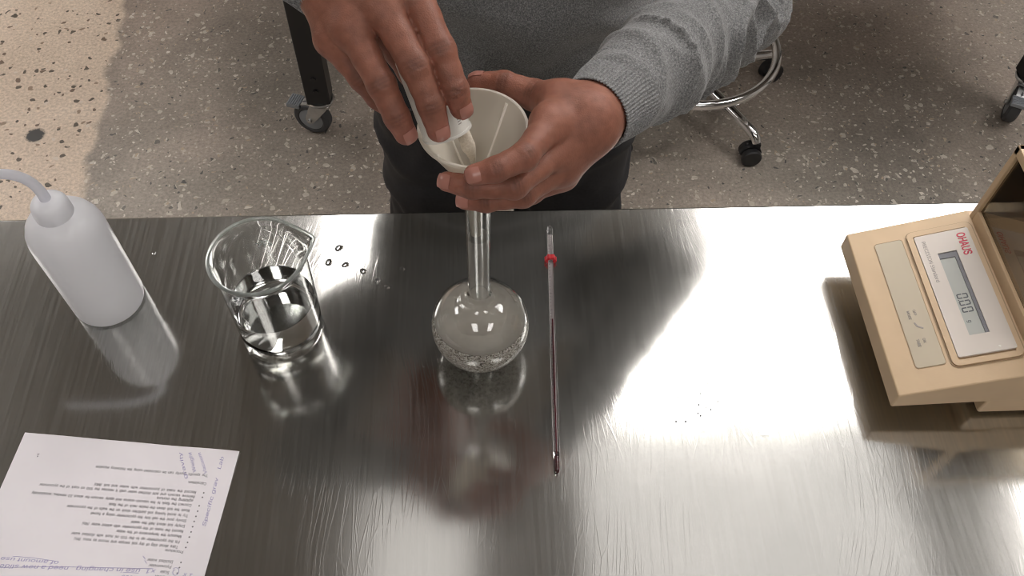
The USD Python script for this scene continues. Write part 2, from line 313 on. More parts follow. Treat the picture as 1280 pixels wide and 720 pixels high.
STAIN = on(44, 169, 0)
def floor_mat():
    n = {'g': ('geometry', {}), 's': ('separate_xyz', {}),
         # which pour: ground beige slab to the left of a ragged joint, grey slab to the right
         'nb': ('noise_texture', {'scale': 9, 'detail': 4}), 'sl': ('math', {'math_type': 'multiply_add', 'value2': 0.08}), 'off': ('math', {'math_type': 'multiply_add', 'value2': 0.10}),
         'mk': ('map_range', {'from_min': -0.84, 'from_max': -0.815, 'to_min': 0, 'to_max': 1, 'clamp': True}),
         'ng': ('noise_texture', {'scale': 2.2, 'detail': 7, 'roughness': 0.62}), 'rg': ('rgb_ramp', {'ramp': [(0.28, (0.17, 0.152, 0.130)), (0.5, (0.275, 0.252, 0.220)), (0.72, (0.40, 0.366, 0.322))]}),
         'nt': ('noise_texture', {'scale': 1.1, 'detail': 3}), 'rt': ('rgb_ramp', {'ramp': [(0.35, (1.0, 0.98, 0.96)), (0.65, (1.08, 0.95, 0.90))]}), 'mt': ('mix_color', {'blend_type': 'multiply', 'fac': 1.0, 'use_clamp': False}),
         'n2': ('noise_texture', {'scale': 120, 'detail': 5, 'roughness': 0.7}), 'r2': ('rgb_ramp', {'ramp': [(0.3, (0.66, 0.66, 0.66)), (0.7, (1.25, 1.25, 1.25))]}), 'm2': ('mix_color', {'blend_type': 'multiply', 'fac': 1.0, 'use_clamp': False}),
         'nv': ('noise_texture', {'scale': 30, 'detail': 2}), 'sv': ('vector_math', {'math_type': 'scale', 'scale': 0.035}), 'g2': ('mix_color', {}), 'g2f': ('math', {'math_type': 'multiply', 'value2': 0.75}), 'av': ('vector_math', {'math_type': 'add'}),
         'v': ('voronoi_texture', {'scale': 105}), 'vs': ('separate_color', {}),
         # a chip: small cells (random colour) whose centre distance is short
         'chip': ('math', {'math_type': 'less_than'}), 'rad': ('map_range', {'from_min': 0.66, 'from_max': 1.0, 'to_min': 0.0, 'to_max': 0.46, 'clamp': True}),
         'cc': ('rgb_ramp', {'ramp': [(0.0, (0.52, 0.47, 0.40)), (0.5, (0.60, 0.55, 0.48)), (0.72, (0.42, 0.33, 0.24)), (0.85, (0.09, 0.085, 0.08))], 'interpolate': False}),
         'cb': ('rgb_ramp', {'ramp': [(0.0, (0.10, 0.08, 0.06)), (0.45, (0.16, 0.11, 0.08)), (0.65, (0.28, 0.20, 0.14)), (0.85, (0.58, 0.50, 0.42))], 'interpolate': False}),
         'rb': ('rgb_ramp', {'ramp': [(0.28, (0.50, 0.395, 0.30)), (0.5, (0.60, 0.485, 0.38)), (0.72, (0.68, 0.57, 0.465))]}), 'mb': ('mix_color', {'blend_type': 'multiply', 'fac': 1.0, 'use_clamp': False}),
         'vb': ('voronoi_texture', {'scale': 52}), 'vbs': ('separate_color', {}), 'chipb': ('math', {'math_type': 'less_than'}), 'radb': ('map_range', {'from_min': 0.42, 'from_max': 1.0, 'to_min': 0.0, 'to_max': 0.42, 'clamp': True}),
         'dst': ('vector_math', {'math_type': 'distance', 'vector2': tuple(STAIN)}), 'dsn': ('math', {'math_type': 'multiply_add', 'value2': -0.03}), 'dsm': ('map_range', {'from_min': 0.006, 'from_max': 0.012, 'to_min': 1.0, 'to_max': 0.0, 'clamp': True}), 'stn': ('mix_color', {'b': (0.045, 0.043, 0.04)}),
         'gm': ('mix_color', {}), 'bm': ('mix_color', {}), 'fin': ('mix_color', {}),
         'p': ('principled_bsdf', {'roughness': 0.42})}
    l = [('g.position', 's.vector'), ('g.position', 'nb.vector'), ('s.y', 'sl.value1'), ('s.x', 'sl.value3'), ('nb.fac', 'off.value1'), ('sl.value', 'off.value3'), ('off.value', 'mk.value'),
         ('g.position', 'ng.vector'), ('ng.fac', 'rg.fac'), ('g.position', 'nt.vector'), ('nt.fac', 'rt.fac'), ('rg.color', 'mt.a'), ('rt.color', 'mt.b'),
         ('g.position', 'n2.vector'), ('n2.fac', 'r2.fac'), ('mt.result', 'm2.a'), ('r2.color', 'm2.b'),
         ('g.position', 'nv.vector'), ('nv.color', 'sv.vector1'), ('sv.vector', 'av.vector1'), ('g.position', 'av.vector2'), ('av.vector', 'v.vector'), ('v.color', 'vs.color'),
         ('vs.r', 'rad.value'), ('v.distance', 'chip.value1'), ('rad.result', 'chip.value2'), ('vs.g', 'cc.fac'), ('av.vector', 'vb.vector'), ('vb.color', 'vbs.color'), ('vbs.r', 'radb.value'), ('vb.distance', 'chipb.value1'), ('radb.result', 'chipb.value2'), ('vbs.g', 'cb.fac'), ('g.position', 'dst.vector1'), ('n2.fac', 'dsn.value1'), ('dst.value', 'dsn.value3'), ('dsn.value', 'dsm.value'),
         ('ng.fac', 'rb.fac'), ('rb.color', 'mb.a'), ('r2.color', 'mb.b'),
         ('m2.result', 'gm.a'), ('cc.color', 'gm.b'), ('chip.value', 'gm.fac'), ('gm.result', 'g2.a'), ('cc.color', 'g2.b'), ('chipb.value', 'g2f.value1'), ('g2f.value', 'g2.fac'), ('mb.result', 'bm.a'), ('cb.color', 'bm.b'), ('chipb.value', 'bm.fac'),
         ('mk.result', 'fin.fac'), ('bm.result', 'fin.a'), ('g2.result', 'fin.b'), ('fin.result', 'stn.a'), ('dsm.result', 'stn.fac'), ('stn.result', 'p.base_color')]
    return M('ground_concrete', n, l)
FLOOR = floor_mat()

# ---------------------------------------------------------------- the room
X0, X1, Y0, Y1, H = -4.2, 4.2, -3.2, 5.2, 3.10
S = dict(kind='structure')
top('floor', box(X0 - .1, X1 + .1, Y0 - .1, Y1 + .1, -0.1, 0), FLOOR, 'ground concrete floor, beige on the left and speckled grey elsewhere', **S)
top('ceiling', box(X0 - .1, X1 + .1, Y0 - .1, Y1 + .1, H, H + .1), CEIL, 'dark painted ceiling of the laboratory', **S)
top('wall_back', box(X0 - .1, X1 + .1, Y1, Y1 + .1, 0, H), WALL, 'plain painted wall beyond the rolling bench', **S)
top('wall_front', box(X0 - .1, X1 + .1, Y0 - .1, Y0, 0, H), WALL, 'plain painted wall behind the camera', **S)
top('wall_left', box(X0 - .1, X0, Y0, Y1, 0, H), WALL, 'plain painted wall on the left', **S)
top('wall_right', box(X1, X1 + .1, Y0, Y1, 0, H), WALL, 'plain painted wall on the right', **S)
def ceiling_light(x0, x1, y0, y1, mat, label):
    cx, cy = (x0 + x1) / 2, (y0 + y1) / 2; w, d = (x1 - x0) / 2, (y1 - y0) / 2
    t = thing('ceiling_light', label, 'ceiling light', (cx, cy, H))
    fr = cat_([box(-w - .03, w + .03, -d - .03, -d, -.05, 0), box(-w - .03, w + .03, d, d + .03, -.05, 0), box(-w - .03, -w, -d, d, -.05, 0), box(w, w + .03, -d, d, -.05, 0)])
    part(t, 'frame', fr, LAMP_FRAME); part(t, 'diffuser', box(-w, w, -d, d, -.04, -.002), mat)
ceiling_light(-.64, -.06, 1.92, 3.10, LAMP_ON, 'bright ceiling panel light above and behind the person')
ceiling_light(.50, .92, 1.45, 2.05, LAMP_ON, 'bright ceiling panel light, left one of the pair over the balance side')
ceiling_light(1.02, 1.52, 1.45, 2.75, LAMP_ON, 'bright ceiling panel light, right one of the pair over the balance side')
ceiling_light(1.75, 2.35, 1.9, 3.1, LAMP_ON, 'bright ceiling panel light farthest right over the rolling bench')
ceiling_light(-.42, -.05, .20, 1.20, LAMP_LOW, 'dim narrow ceiling panel light over the steel table')
ceiling_light(.34, 1.48, .20, 1.38, LAMP_LOW, 'dim wide ceiling panel light over the balance end of the table')
ceiling_light(1.95, 2.75, .7, 1.7, LAMP_ON, 'bright ceiling panel light beyond the balance end of the table')
ceiling_light(-3.3, -2.5, .7, 1.7, LAMP_ON, 'bright ceiling panel light beyond the wash bottle end of the table')
ceiling_light(-3.1, -2.4, 2.6, 3.8, LAMP_ON, 'bright ceiling panel light over the beige floor on the left')
ceiling_light(-.9, -.3, -2.0, -.8, LAMP_HALF, 'bright ceiling panel light behind the camera on the left')
ceiling_light(.9, 1.5, -2.0, -.8, LAMP_HALF, 'bright ceiling panel light behind the camera on the right')

# ---------------------------------------------------------------- steel table
t = thing('lab_table', 'brushed stainless steel lab table with scratched top, everything stands on it', 'table')
tt = trimesh.creation.extrude_polygon(sg.Polygon([(-.105, TZ - .045), (.672, TZ - .045), (.672, TZ - .006), (.6705, TZ - .0025), (.667, TZ), (-.10, TZ), (-.1035, TZ - .0015), (-.105, TZ - .005)]), 2.3, engine='earcut')
v = tt.vertices; tt = trimesh.Trimesh(np.c_[v[:, 2] - 1.15, v[:, 0], v[:, 1]], tt.faces); tt.fix_normals()
part(t, 'tabletop', tt, STEEL, smooth=40)
for x in (-1.08, 1.08):
    for y in (-.03, .60):
        part(t, 'leg', cyl([x, y, 0.03], [x, y, TZ - .045], .02), STEEL_PLAIN)
        part(t, 'foot', lathe([(0, 0), (.022, 0), (.026, .02), (.02, .035), (0, .035)]).apply_translation([x, y, 0]), GREY_PLASTIC)
part(t, 'undershelf', box(-1.08, 1.08, -.03, .60, .25, .28), STEEL_PLAIN)

# ---------------------------------------------------------------- wash bottle
B = on(138, 375)
t = thing('wash_bottle', 'milky white plastic wash bottle with bent spout tube, left on the steel table', 'wash bottle', B)
part(t, 'bottle', lathe([(0, 0), (.033, 0), (.0365, .003), (.0375, .008), (.0375, .112), (.0372, .120), (.0358, .128), (.0325, .136), (.0275, .1425), (.021, .147), (.0165, .149), (.0165, .153), (0, .153)], 80), LDPE)
ck = lathe([(0, .147), (.0170, .147), (.0178, .1485), (.0176, .158), (.0168, .1625), (.0145, .1662), (.0105, .1685), (.006, .1697), (0, .170)], 72)
part(t, 'cap', ck, LDPE)
tp = spline([(0, 0, .168), (-.001, 0, .185), (-.006, -.002, .200), (-.019, -.006, .211), (-.036, -.012, .212), (-.058, -.02, .203), (-.085, -.03, .185), (-.105, -.037, .17)], 44)
part(t, 'spout_tube', sweep(tp, np.linspace(.0052, .0036, 44), 20), LDPE_TUBE)

# ---------------------------------------------------------------- beaker with water
B = on(352, 405)
t = thing('beaker', 'clear glass beaker with pouring lip, holding water beside the wash bottle', 'beaker', B)
R, hb = .0437, .125
prof = [(0, .0030), (.030, .0030), (R - .005, .0042), (R - .0022, .009), (R - .0019, .02), (R - .0019, hb - .012), (R - .0008, hb - .006), (R + .0012, hb - .0026), (R + .0028, hb - .0028), (R + .0014, hb - .0066), (R, hb - .014), (R, .010), (R - .0018, .004), (R - .006, .0008), (R - .010, .0002), (R - .012, .0008), (0, .0010)]
bk = lathe(prof, 120); v = bk.vertices.copy()
ang = np.arctan2(v[:, 1], v[:, 0]); da = (ang - math.radians(20) + np.pi) % (2 * np.pi) - np.pi
k = np.exp(-(np.abs(da) / .30) ** 1.35) * np.clip((v[:, 2] - (hb - .030)) / .030, 0, 1) ** 1.7
v[:, :2] *= (1 + .235 * k)[:, None]; v[:, 2] += .001 * k
part(t, 'glass', trimesh.Trimesh(v, bk.faces, process=False), GLASS, smooth=40)
rp = []
for a_ in np.linspace(0, 2 * np.pi, 145)[:-1]:
    dd = (a_ - math.radians(20) + np.pi) % (2 * np.pi) - np.pi; kk = math.exp(-(abs(dd) / .30) ** 1.35); rr_ = (R + .0021) * (1 + .235 * kk)
    rp.append((rr_ * math.cos(a_), rr_ * math.sin(a_), hb - .0018 + .001 * kk))
part(t, 'rim', sweep(rp, .0020, 16, closed=True), plain('glass_rim', (.90, .96, .92), 0.12, transmission_weight=0.82, ior=1.4), label='thick rounded greenish glass rim')
marks = []
for (ru, rw, zz) in ((0, 5, 0), (6, 2.2, 0), (-6, 3, .2), (-3, 2.5, -2.4), (1.5, 4, -2.3), (7, 3.2, -2.4), (-5, 2, -4.6), (0.5, 2.6, -4.7), (6, 2.2, -4.5), (0, 9, 2.6)):
    a0 = math.radians(98) - (ru - rw / 2) * .001 / R; a1 = math.radians(98) - (ru + rw / 2) * .001 / R
    pts = [(R * math.cos(a), R * math.sin(a)) for a in np.linspace(a0, a1, 5)]
    pl = sg.LineString(pts).buffer(.00012, cap_style='flat')
    m_ = trimesh.creation.extrude_polygon(pl, .0011, engine='earcut'); m_.apply_translation([0, 0, .088 + zz * .001]); marks.append(m_)
part(t, 'printed_marks', cat_(marks), plain('glass_print', (0.62, 0.65, 0.66), .6), label='small faded grey print on the far wall of the glass')
hw = .049
wt = top('water', lathe([(0, .0031), (.030, .0031), (R - .0052, .0043), (R - .0024, .0091), (R - .00195, .02), (R - .00195, hw + .0012), (R - .0026, hw + .0003), (R - .005, hw), (0, hw)], 120), WATER, 'clear water filling the lower half of the glass beaker', 'water', loc=B)

# ---------------------------------------------------------------- water drops and specks on the table
DROPS = [(424, 310, 4.6, 'drop of water on the steel, the one nearest the table edge beside the beaker lip'), (411, 328, 4.4, 'drop of water on the steel, leftmost of the scatter right of the beaker'), (432, 331, 4.0, 'drop of water on the steel just below the one nearest the table edge'),
         (454, 339, 4.0, 'drop of water on the steel in the middle of the scatter right of the beaker'), (471.5, 351, 4.0, 'drop of water on the steel second from the flask along the lower row'), (483.5, 359, 3.0, 'small drop of water on the steel, lowest of the scatter'), (503, 336, 2.9, 'small drop of water on the steel, rightmost and nearest the flask neck'), (192.6, 317, 2.6, 'tiny lone drop of water on the steel between wash bottle and beaker')]
rng = np.random.default_rng(3)
for x, y, r, lab in DROPS:
    d = lathe([(0, .00004), (r * .001, .00004), (r * .00096, r * .00012), (r * .0008, r * .0003), (r * .0005, r * .00042), (0, r * .00046)], 28)
    v = d.vertices; a = np.arctan2(v[:, 1], v[:, 0]); v[:, :2] *= (1 + .13 * np.sin(2 * a + rng.uniform(0, 6)) + .06 * np.sin(3 * a + rng.uniform(0, 6)))[:, None]; d.vertices = v
    top('water_drop', d, WATER, lab, 'water drop', 'water drops on the table', loc=on(x, y))
SPECK = plain('dark_speck', (0.03, 0.03, 0.035), .8)
for x, y in [(847, 497), (875.6, 492), (884, 480), (873.6, 506), (883, 509), (888.6, 512), (897, 502), (872.5, 516.6), (875.6, 519.7), (857, 527), (845, 527)]:
    s_ = trimesh.creation.icosphere(1, .0008); s_.vertices = s_.vertices * [1, 1, .6] * rng.uniform(.8, 1.2, (1, 3)) + [0, 0, .00045]
    top('soil_speck', s_, SPECK, 'tiny dark speck of soil on the bright steel left of the balance', 'speck', 'soil specks on the bright steel', loc=on(x, y))

# ---------------------------------------------------------------- volumetric flask
FX, FY = -.002, .479
t = thing('volumetric_flask', 'round glass flask with a long narrow neck standing under the funnel', 'flask', (FX, FY, TZ))
Rb, cz, wl = .0492, .0500, .0016
def flask_side(rb, rn, ztop, n=26):
    a0 = -1.19; a1 = math.acos((rn + .006) / rb)
    p = [(rb * math.cos(a), cz + rb * math.sin(a)) for a in np.linspace(a0, a1, n)]
    q = p[-1]
    p += [(q[0] - .003, q[1] + .0040), (rn + .0008, q[1] + .0085), (rn, q[1] + .014), (rn, ztop)]
    return p
o_, i_ = flask_side(Rb, .0108, .250), flask_side(Rb - wl, .0094, .250)
pr = [(0, .0022)] + [(o_[0][0] - .004, .0)] + o_ + [(.0125, .252), (.0128, .2545), (.0115, .256), (.0098, .2545)] + i_[::-1] + [(0, i_[0][1] + .001)]
part(t, 'glass', lathe(pr, 96), GLASS, smooth=40)
FILL = .064
ri = Rb - wl + .0002
sl = [(0, i_[0][1] + .0011)] + [(ri * math.cos(a), cz + ri * math.sin(a)) for a in np.linspace(-1.15, math.asin((FILL - cz) / ri), 20)]
top('soil_slurry', lathe(sl + [(sl[-1][0] - .0004, FILL + .0001), (0, FILL)], 80), SLURRY, 'speckled sandy soil and murky water in the round bulb of the flask', 'soil', kind='stuff', loc=(FX, FY, TZ))
rw = sl[-1][0] - .0008
top('murky_water', lathe([(0, FILL), (rw, FILL), (rw, FILL + .0012), (rw - .002, FILL + .0009), (0, FILL + .0009)], 80), MURKY, 'thin grey murky water surface over the soil inside the flask', 'water', loc=(FX, FY, TZ))

DUST = M('dust_film', {'p': ('principled_bsdf', {'base_color': (.62, .59, .55), 'roughness': .6}), 'tr': ('transparent_bsdf', {}), 'g': ('texture_coordinate', {}), 'mp': ('mapping', {'scale': (300, 300, 12)}), 'n': ('noise_texture', {'scale': 1.0, 'detail': 3}),
    'r': ('map_range', {'from_min': .3, 'from_max': .7, 'to_min': .55, 'to_max': .85, 'clamp': True}), 'm': ('mix_closure', {})}, [('g.object', 'mp.vector'), ('mp.vector', 'n.vector'), ('n.fac', 'r.value'), ('r.result', 'm.fac'), ('p.BSDF', 'm.closure1'), ('tr.BSDF', 'm.closure2')], surface='m.closure')
top('soil_dust', lathe([(.0091, .108), (.0092, .108), (.0092, .196), (.0091, .196), (.0091, .108)], 64), DUST, 'thin pale film of soil dust inside the neck of the flask', 'dust', kind='stuff', loc=(FX, FY, TZ))

# ---------------------------------------------------------------- funnel
FC = np.array([-.0035, .4745, TZ + .3335])
t = thing('funnel', 'cloudy translucent plastic funnel held in the flask neck by the left hand', 'funnel', FC)
rf = .0408
pr = [(rf + .0008, .0), (rf + .0012, -.0012), (rf + .0008, -.0026), (rf - .0002, -.0028), (.0078, -.0655), (.0068, -.074), (.0045, -.128), (.0034, -.128), (.0056, -.072), (.0066, -.0645), (rf - .0022, -.0014), (rf - .0012, .0)]
part(t, 'cone', lathe(pr + [pr[0]], 96), FUNNEL, smooth=40)
for a in (46, 136, 226, 316):
    a = math.radians(a); d = np.array([math.cos(a), math.sin(a), 0])
    part(t, 'rib', sweep([d * (rf - .0034) + [0, 0, -.0030], d * .0215 + [0, 0, -.0370], d * .0072 + [0, 0, -.0625]], .0012, 8), FUNNEL_RIB)

# ---------------------------------------------------------------- vial being poured, and its soil
vm = pw(558, 163, .637); vb = pw(523, 66, .6075); vd = unit(vm - vb); L = np.linalg.norm(vm - vb)
t = thing('sample_vial', 'small cloudy plastic vial tipped over the funnel in the right hand', 'vial', vb)
va = unit(np.cross(vd, [0, 0, 1])); vn = np.cross(va, vd)
if vn[2] < 0: va, vn = -va, -vn
rv = .0178
vp = lathe([(0, 0), (rv - .002, 0), (rv, .002), (rv, L), (rv + .0008, L + .0004), (rv + .0008, L + .002), (rv - .0011, L + .002), (rv - .0011, .0035), (rv - .003, .002), (0, .002)], 64)
ez = vd; ex = va; ey = np.cross(ez, ex)
part(t, 'body', place(vp, (0, 0, 0), ex, ey, ez), VIAL, smooth=40)
mk = []
for k_, (du, dv) in enumerate([(0, 0), (0, .0018), (0, .0036)]):
    q = box(-.0014, .0014, -.0004, .0004, 0, .0002); mk.append(q.apply_translation([du, dv, 0]))
dcam = unit(-(F_ - vd * (F_ @ vd))); rad_dir = unit(dcam + .75 * unit(np.cross(dcam, vd)) * (1 if np.cross(dcam, vd)[0] > 0 else -1))
part(t, 'printed_mark', place(cat_(mk), vd * (L - .010) + rad_dir * (rv + .0001), unit(np.cross(vd, rad_dir)), vd, rad_dir), GREY_INK)
# stream of pale soil sliding over the vial's lip onto the funnel wall
p0 = vm + vd * (-.006) + np.array([.006, -.002, -.010]); fall = [pw(577, 160, .652), pw(582, 174, .661), pw(588, 190, .676), pw(592, 206, .692)]
sp = sweep(spline(fall, 20), np.r_[np.linspace(.0040, .0056, 8), np.linspace(.0056, .0012, 12)], 14)
sp.vertices += .0009 * (meshkit.noise(sp.vertices * 600)[:, None] - .5) * 2
top('poured_soil', taubin(sp, 3), POWDER, 'pale dry soil sliding from the vial down the funnel wall', 'soil', kind='stuff')

# ---------------------------------------------------------------- thermometer
a, b = on(687, 283, TZ + .0034), on(696.5, 592, TZ + .0034); d = unit(b - a); Lt = np.linalg.norm(b - a)
t = thing('thermometer', 'glass thermometer with red collar lying on the steel table right of the flask', 'thermometer', a)
ex = np.cross(d, [0, 0, 1]); ey = np.cross(d, ex)          # local z along the stem
if ey[2] < 0: ex, ey = -ex, -ey
pl_ = lambda m: place(m, (0, 0, 0), ex, ey, d)
part(t, 'stem', pl_(lathe([(0, 0), (.0016, .0004), (.0028, .002), (.0032, .005), (.0032, Lt - .022), (.0027, Lt - .018), (.0027, Lt - .004), (.0015, Lt - .0006), (0, Lt)], 32)), plain('thermometer_glass', (.97, .98, .98), 0.02, transmission_weight=1.0, ior=1.3))
part(t, 'backing', pl_(box(-.0012, .0012, -.0024, -.0018, .012, Lt - .024)), plain('white_enamel', (.42, .37, .37), .5), label='white enamel strip along the back of the stem')
part(t, 'spirit_column', pl_(box(-.0005, .0005, -.0010, .0002, Lt * .42, Lt - .012)), plain('dark_red_spirit', (.10, .012, .016), .3))
part(t, 'bulb', pl_(lathe([(0, Lt - .020), (.0022, Lt - .0178), (.00262, Lt - .0165), (.00262, Lt - .005), (.0018, Lt - .0022), (0, Lt - .0015)], 24)), plain('bulb_spirit', (.06, .008, .012), .2))
ticks = []
for k in range(56):
    s = .03 + k * (Lt - .065) / 55; w = .0022 if k % 5 == 0 else .0013
    ticks.append(box(-.0022, -.0022 + w, .0019, .0021, s - .00018, s + .00018))
part(t, 'scale_marks', pl_(cat_(ticks)), INK)
# red collar, six-sided with rounded lobes
th = np.linspace(0, 2 * np.pi, 49)[:-1]; rr = .0062 + .0007 * np.cos(6 * th)
rg = trimesh.creation.extrude_polygon(sg.Polygon(np.c_[rr * np.cos(th), rr * np.sin(th)], [np.c_[.0031 * np.cos(th), .0031 * np.sin(th)][::-1]]).buffer(-.0004).buffer(.0004), .0055, engine='earcut')
sc_ = .0455; rg.apply_translation([0, .0008, sc_]); part(t, 'collar', pl_(rg), plain('red_collar', (.62, .02, .03), .35), label='red plastic collar')

# ---------------------------------------------------------------- instruction sheet
O = on(300, 565, TZ); ex = unit(on(33, 541, TZ) - O); ey = np.array([ex[1], -ex[0], 0]);
if ey[1] > 0: ey = -ey
t = thing('instruction_sheet', 'white printed instruction sheet with handwriting lying upside down at the table corner', 'paper', O)
W_, H_ = .2159, .2794
g = 40; gx, gy = np.meshgrid(np.linspace(0, W_, g), np.linspace(0, H_, g), indexing='ij')
def curl(x, y): return .0006 + .0016 * np.exp(-((x - .012) ** 2 + (y - .004) ** 2) / .0009) + .0005 * np.sin(x * 45) ** 2 * np.exp(-y / .02)
gz = curl(gx, gy)
vv = np.r_[np.c_[gx.ravel(), gy.ravel(), gz.ravel()], np.c_[gx.ravel(), gy.ravel(), gz.ravel() - .00018]]
ff = []
n_ = g * g
for i in range(g - 1):
    for j in range(g - 1):
        a_, b_, c_, d_ = i * g + j, (i + 1) * g + j, (i + 1) * g + j + 1, i * g + j + 1
        ff += [[a_, b_, c_], [a_, c_, d_], [n_ + a_, n_ + c_, n_ + b_], [n_ + a_, n_ + d_, n_ + c_]]
rim = [i * g for i in range(g)] + [(g - 1) * g + j for j in range(1, g)] + [i * g + g - 1 for i in range(g - 2, -1, -1)] + [j for j in range(g - 2, 0, -1)]
for q in range(len(rim)):
    a_, b_ = rim[q], rim[(q + 1) % len(rim)]; ff += [[a_, n_ + a_, n_ + b_], [a_, n_ + b_, b_]]
sheet = trimesh.Trimesh(vv, ff, process=False)
EZ = np.array([0, 0, 1.0])
sheet = place(sheet, (0, 0, 0), ex, ey, EZ); sheet.fix_normals(); part(t, 'page', sheet, PAPER, smooth=True)
def loc2(px, py):                # crop reading (3.6x, offset 0,520) -> sheet coordinates
    q = on(px / 3.6, 520 + py / 3.6, TZ) - O; return q @ ex, q @ ey
def write(text, x0, y0, h, width=None, ang=0.0, bold=False, shear=0.0):
    m_ = meshkit.text_mesh(text, h, .00006, bold); v = m_.vertices.copy()
    if width: v[:, 0] *= width / v[:, 0].max()
    v[:, 0] += shear * v[:, 1]
    c, s = math.cos(ang), math.sin(ang); x, y = v[:, 0] * c - v[:, 1] * s + x0, v[:, 0] * s + v[:, 1] * c + y0
    m_.vertices = np.c_[x, y, curl(x, y) + .00012 + v[:, 2]]
    return m_
LINES = [('The specific gravity can be calculated using the following equation', 940, 266, 432, 232, 0), ('Calculation:', 932, 302, 850, 293, 0), ('Record the mass of pycnometer with water and soil (Mb)', 886, 340, 425, 312, 1), ('Remove vacuum and add distilled water until it reaches the 500 ml mark of the pycnometer', 880, 360, 175, 318, 1),
         ('agitating the mixture', 872, 378, 708, 366, 0), ('Connect the flask to the vacuum source and apply vacuum for about 10 minutes, occasionally', 865, 398, 140, 357, 1), ('Wash the soil down the inside neck of the flask', 858, 422, 490, 399, 1), ('Try to avoid having soil particles stuck on the walls of the pycnometer', 850, 445, 300, 411, 1),
         ('Slowly pour the soil into the pycnometer using a funnel', 842, 468, 408, 442, 1), ('Empty out about half the water', 835, 492, 590, 476, 1), ('Record the mass of the pycnometer with added water (Ma)', 828, 515, 370, 489, 1), ('Measure the temperature of the water', 820, 538, 525, 518, 1),
         ('Fill the pycnometer up to the 500 ml mark with distilled water', 812, 562, 320, 533, 1), ('Take about 60g of dry soil sample and record as mass (Ms)', 804, 585, 333, 558, 1), ('Procedure:', 828, 608, 745, 598, 0), ('Distilled water', 782, 652, 665, 643, 1), ('Pycnometer', 775, 675, 672, 667, 1), ('Scale', 765, 700, 725, 694, 1), ('Funnel', 757, 722, 700, 716, 1)]
txt = []
for s, xa, ya, xb, yb, bul in LINES:
    p, q = loc2(xa, ya), loc2(xb, yb); an = math.atan2(q[1] - p[1], q[0] - p[0])
    txt = [write(s.replace(' ', '  '), p[0], p[1], .0027, math.hypot(q[0] - p[0], q[1] - p[1]), an * .35)]
    if bul:
        bb = trimesh.creation.cylinder(.0007, .00006, sections=10); bb.apply_translation([p[0] - .0072, p[1] + .001, 0]); bb.vertices[:, 2] = curl(bb.vertices[:, 0], bb.vertices[:, 1]) + .00014 + bb.vertices[:, 2]; txt.append(bb)
    part(t, 'printed_line', place(cat_(txt), (0, 0, 0), ex, ey, EZ), INK, smooth=False)
p = loc2(182, 172); part(t, 'page_number', place(write('1', p[0], p[1], .0034), (0, 0, 0), ex, ey, EZ), INK, smooth=False)
hw_ = []
def hand_write(s, xa, ya, xb, yb, h):
    p, q = loc2(xa, ya), loc2(xb, yb); hw_.append(write(s, p[0], p[1], h, math.hypot(q[0] - p[0], q[1] - p[1]), math.atan2(q[1] - p[1], q[0] - p[0]), shear=.25))
hand_write('Vacuum', 935, 262, 905, 168, .0030); hand_write('Weight', 885, 255, 862, 165, .0030); hand_write('gravity', 845, 285, 818, 165, .0030)
hand_write('Specific grav    Lab', 925, 500, 1010, 190, .0034)
hand_write('x1  use in changing . need a new slide', 705, 692, 5, 668, .0036); hand_write('of amount use', 270, 655, 10, 635, .0032); hand_write('1 x', 872, 712, 830, 708, .0036); hand_write('1500', 620, 722, 552, 716, .0032)
def pen_line(pts):
    q = [np.array([*loc2(*p_), 0]) for p_ in pts]; q = spline(q, 30); q[:, 2] = curl(q[:, 0], q[:, 1]) + .00014; hw_.append(sweep(q, .00022, 5))
pen_line([(690, 688), (500, 684), (250, 680), (0, 684)]); pen_line([(255, 655), (150, 640), (60, 632)]); pen_line([(625, 708), (590, 706), (555, 706)])
pen_line([(780, 690), (800, 686), (806, 702), (788, 718), (778, 704), (790, 694)]); pen_line([(660, 665), (655, 655), (650, 652)]); pen_line([(655, 645), (645, 632), (650, 640)])
part(t, 'handwriting', place(cat_(hw_), (0, 0, 0), ex, ey, EZ), PEN, smooth=False, label='purple pen handwriting in the margin and lower lines')

# ---------------------------------------------------------------- balance
BX, BY = .402, .385
t = thing('balance', 'beige electronic balance with sloping display console and smoked draft shield', 'balance', (BX, BY, TZ))
th = math.atan(.33); D = .200
def zs(x): return .0505 + .33 * x
def con(x0, x1): return [(x0, .030 + .02 * x0), (x1, .030 + .02 * x1), (x1, zs(x1)), (x0, zs(x0))]
# console wedge with chamfered rims
w = manifold3d.Manifold
def bevprism(poly, y0, y1, r):
    P_ = sg.Polygon(poly).buffer(-r)
    pts = []
    s_ = trimesh.creation.icosphere(2, r)
    for x, z in P_.exterior.coords[:-1]:
        for y in (y0 + r, y1 - r): pts.append(s_.vertices + [x, y, z])
    return trimesh.convex.convex_hull(np.vstack(pts))
console = bevprism([(0, .028), (.135, .036), (.135, zs(.112)), (.118, zs(.116)), (0, zs(0))], 0, D, .0022)
part(t, 'console', console, TAN, smooth=40)
part(t, 'base', cat_([box(.098, .36, .002, D - .002, .006, .045, .003), box(.130, .36, .001, D - .001, .03, .088, .004)]), TAN)
for x, y in ((.115, .02), (.115, D - .02), (.34, .02), (.34, D - .02)):
    part(t, 'foot', lathe([(0, 0), (.009, 0), (.010, .003), (.009, .0075), (0, .0075)], 24).apply_translation([x, y, 0]), GREY_RUBBER)
EX, EY = np.array([0, -1, 0]), np.array([math.cos(th), 0, math.sin(th)]); EN = np.cross(EX, EY)
def slope(mesh, x, y, lift=0.0): # local text plane at world-ish (x, y) measured on the slope
    return place(mesh, np.array([x - BX, y - BY, zs(x - BX)]) + EN * lift, EX, EY, EN)
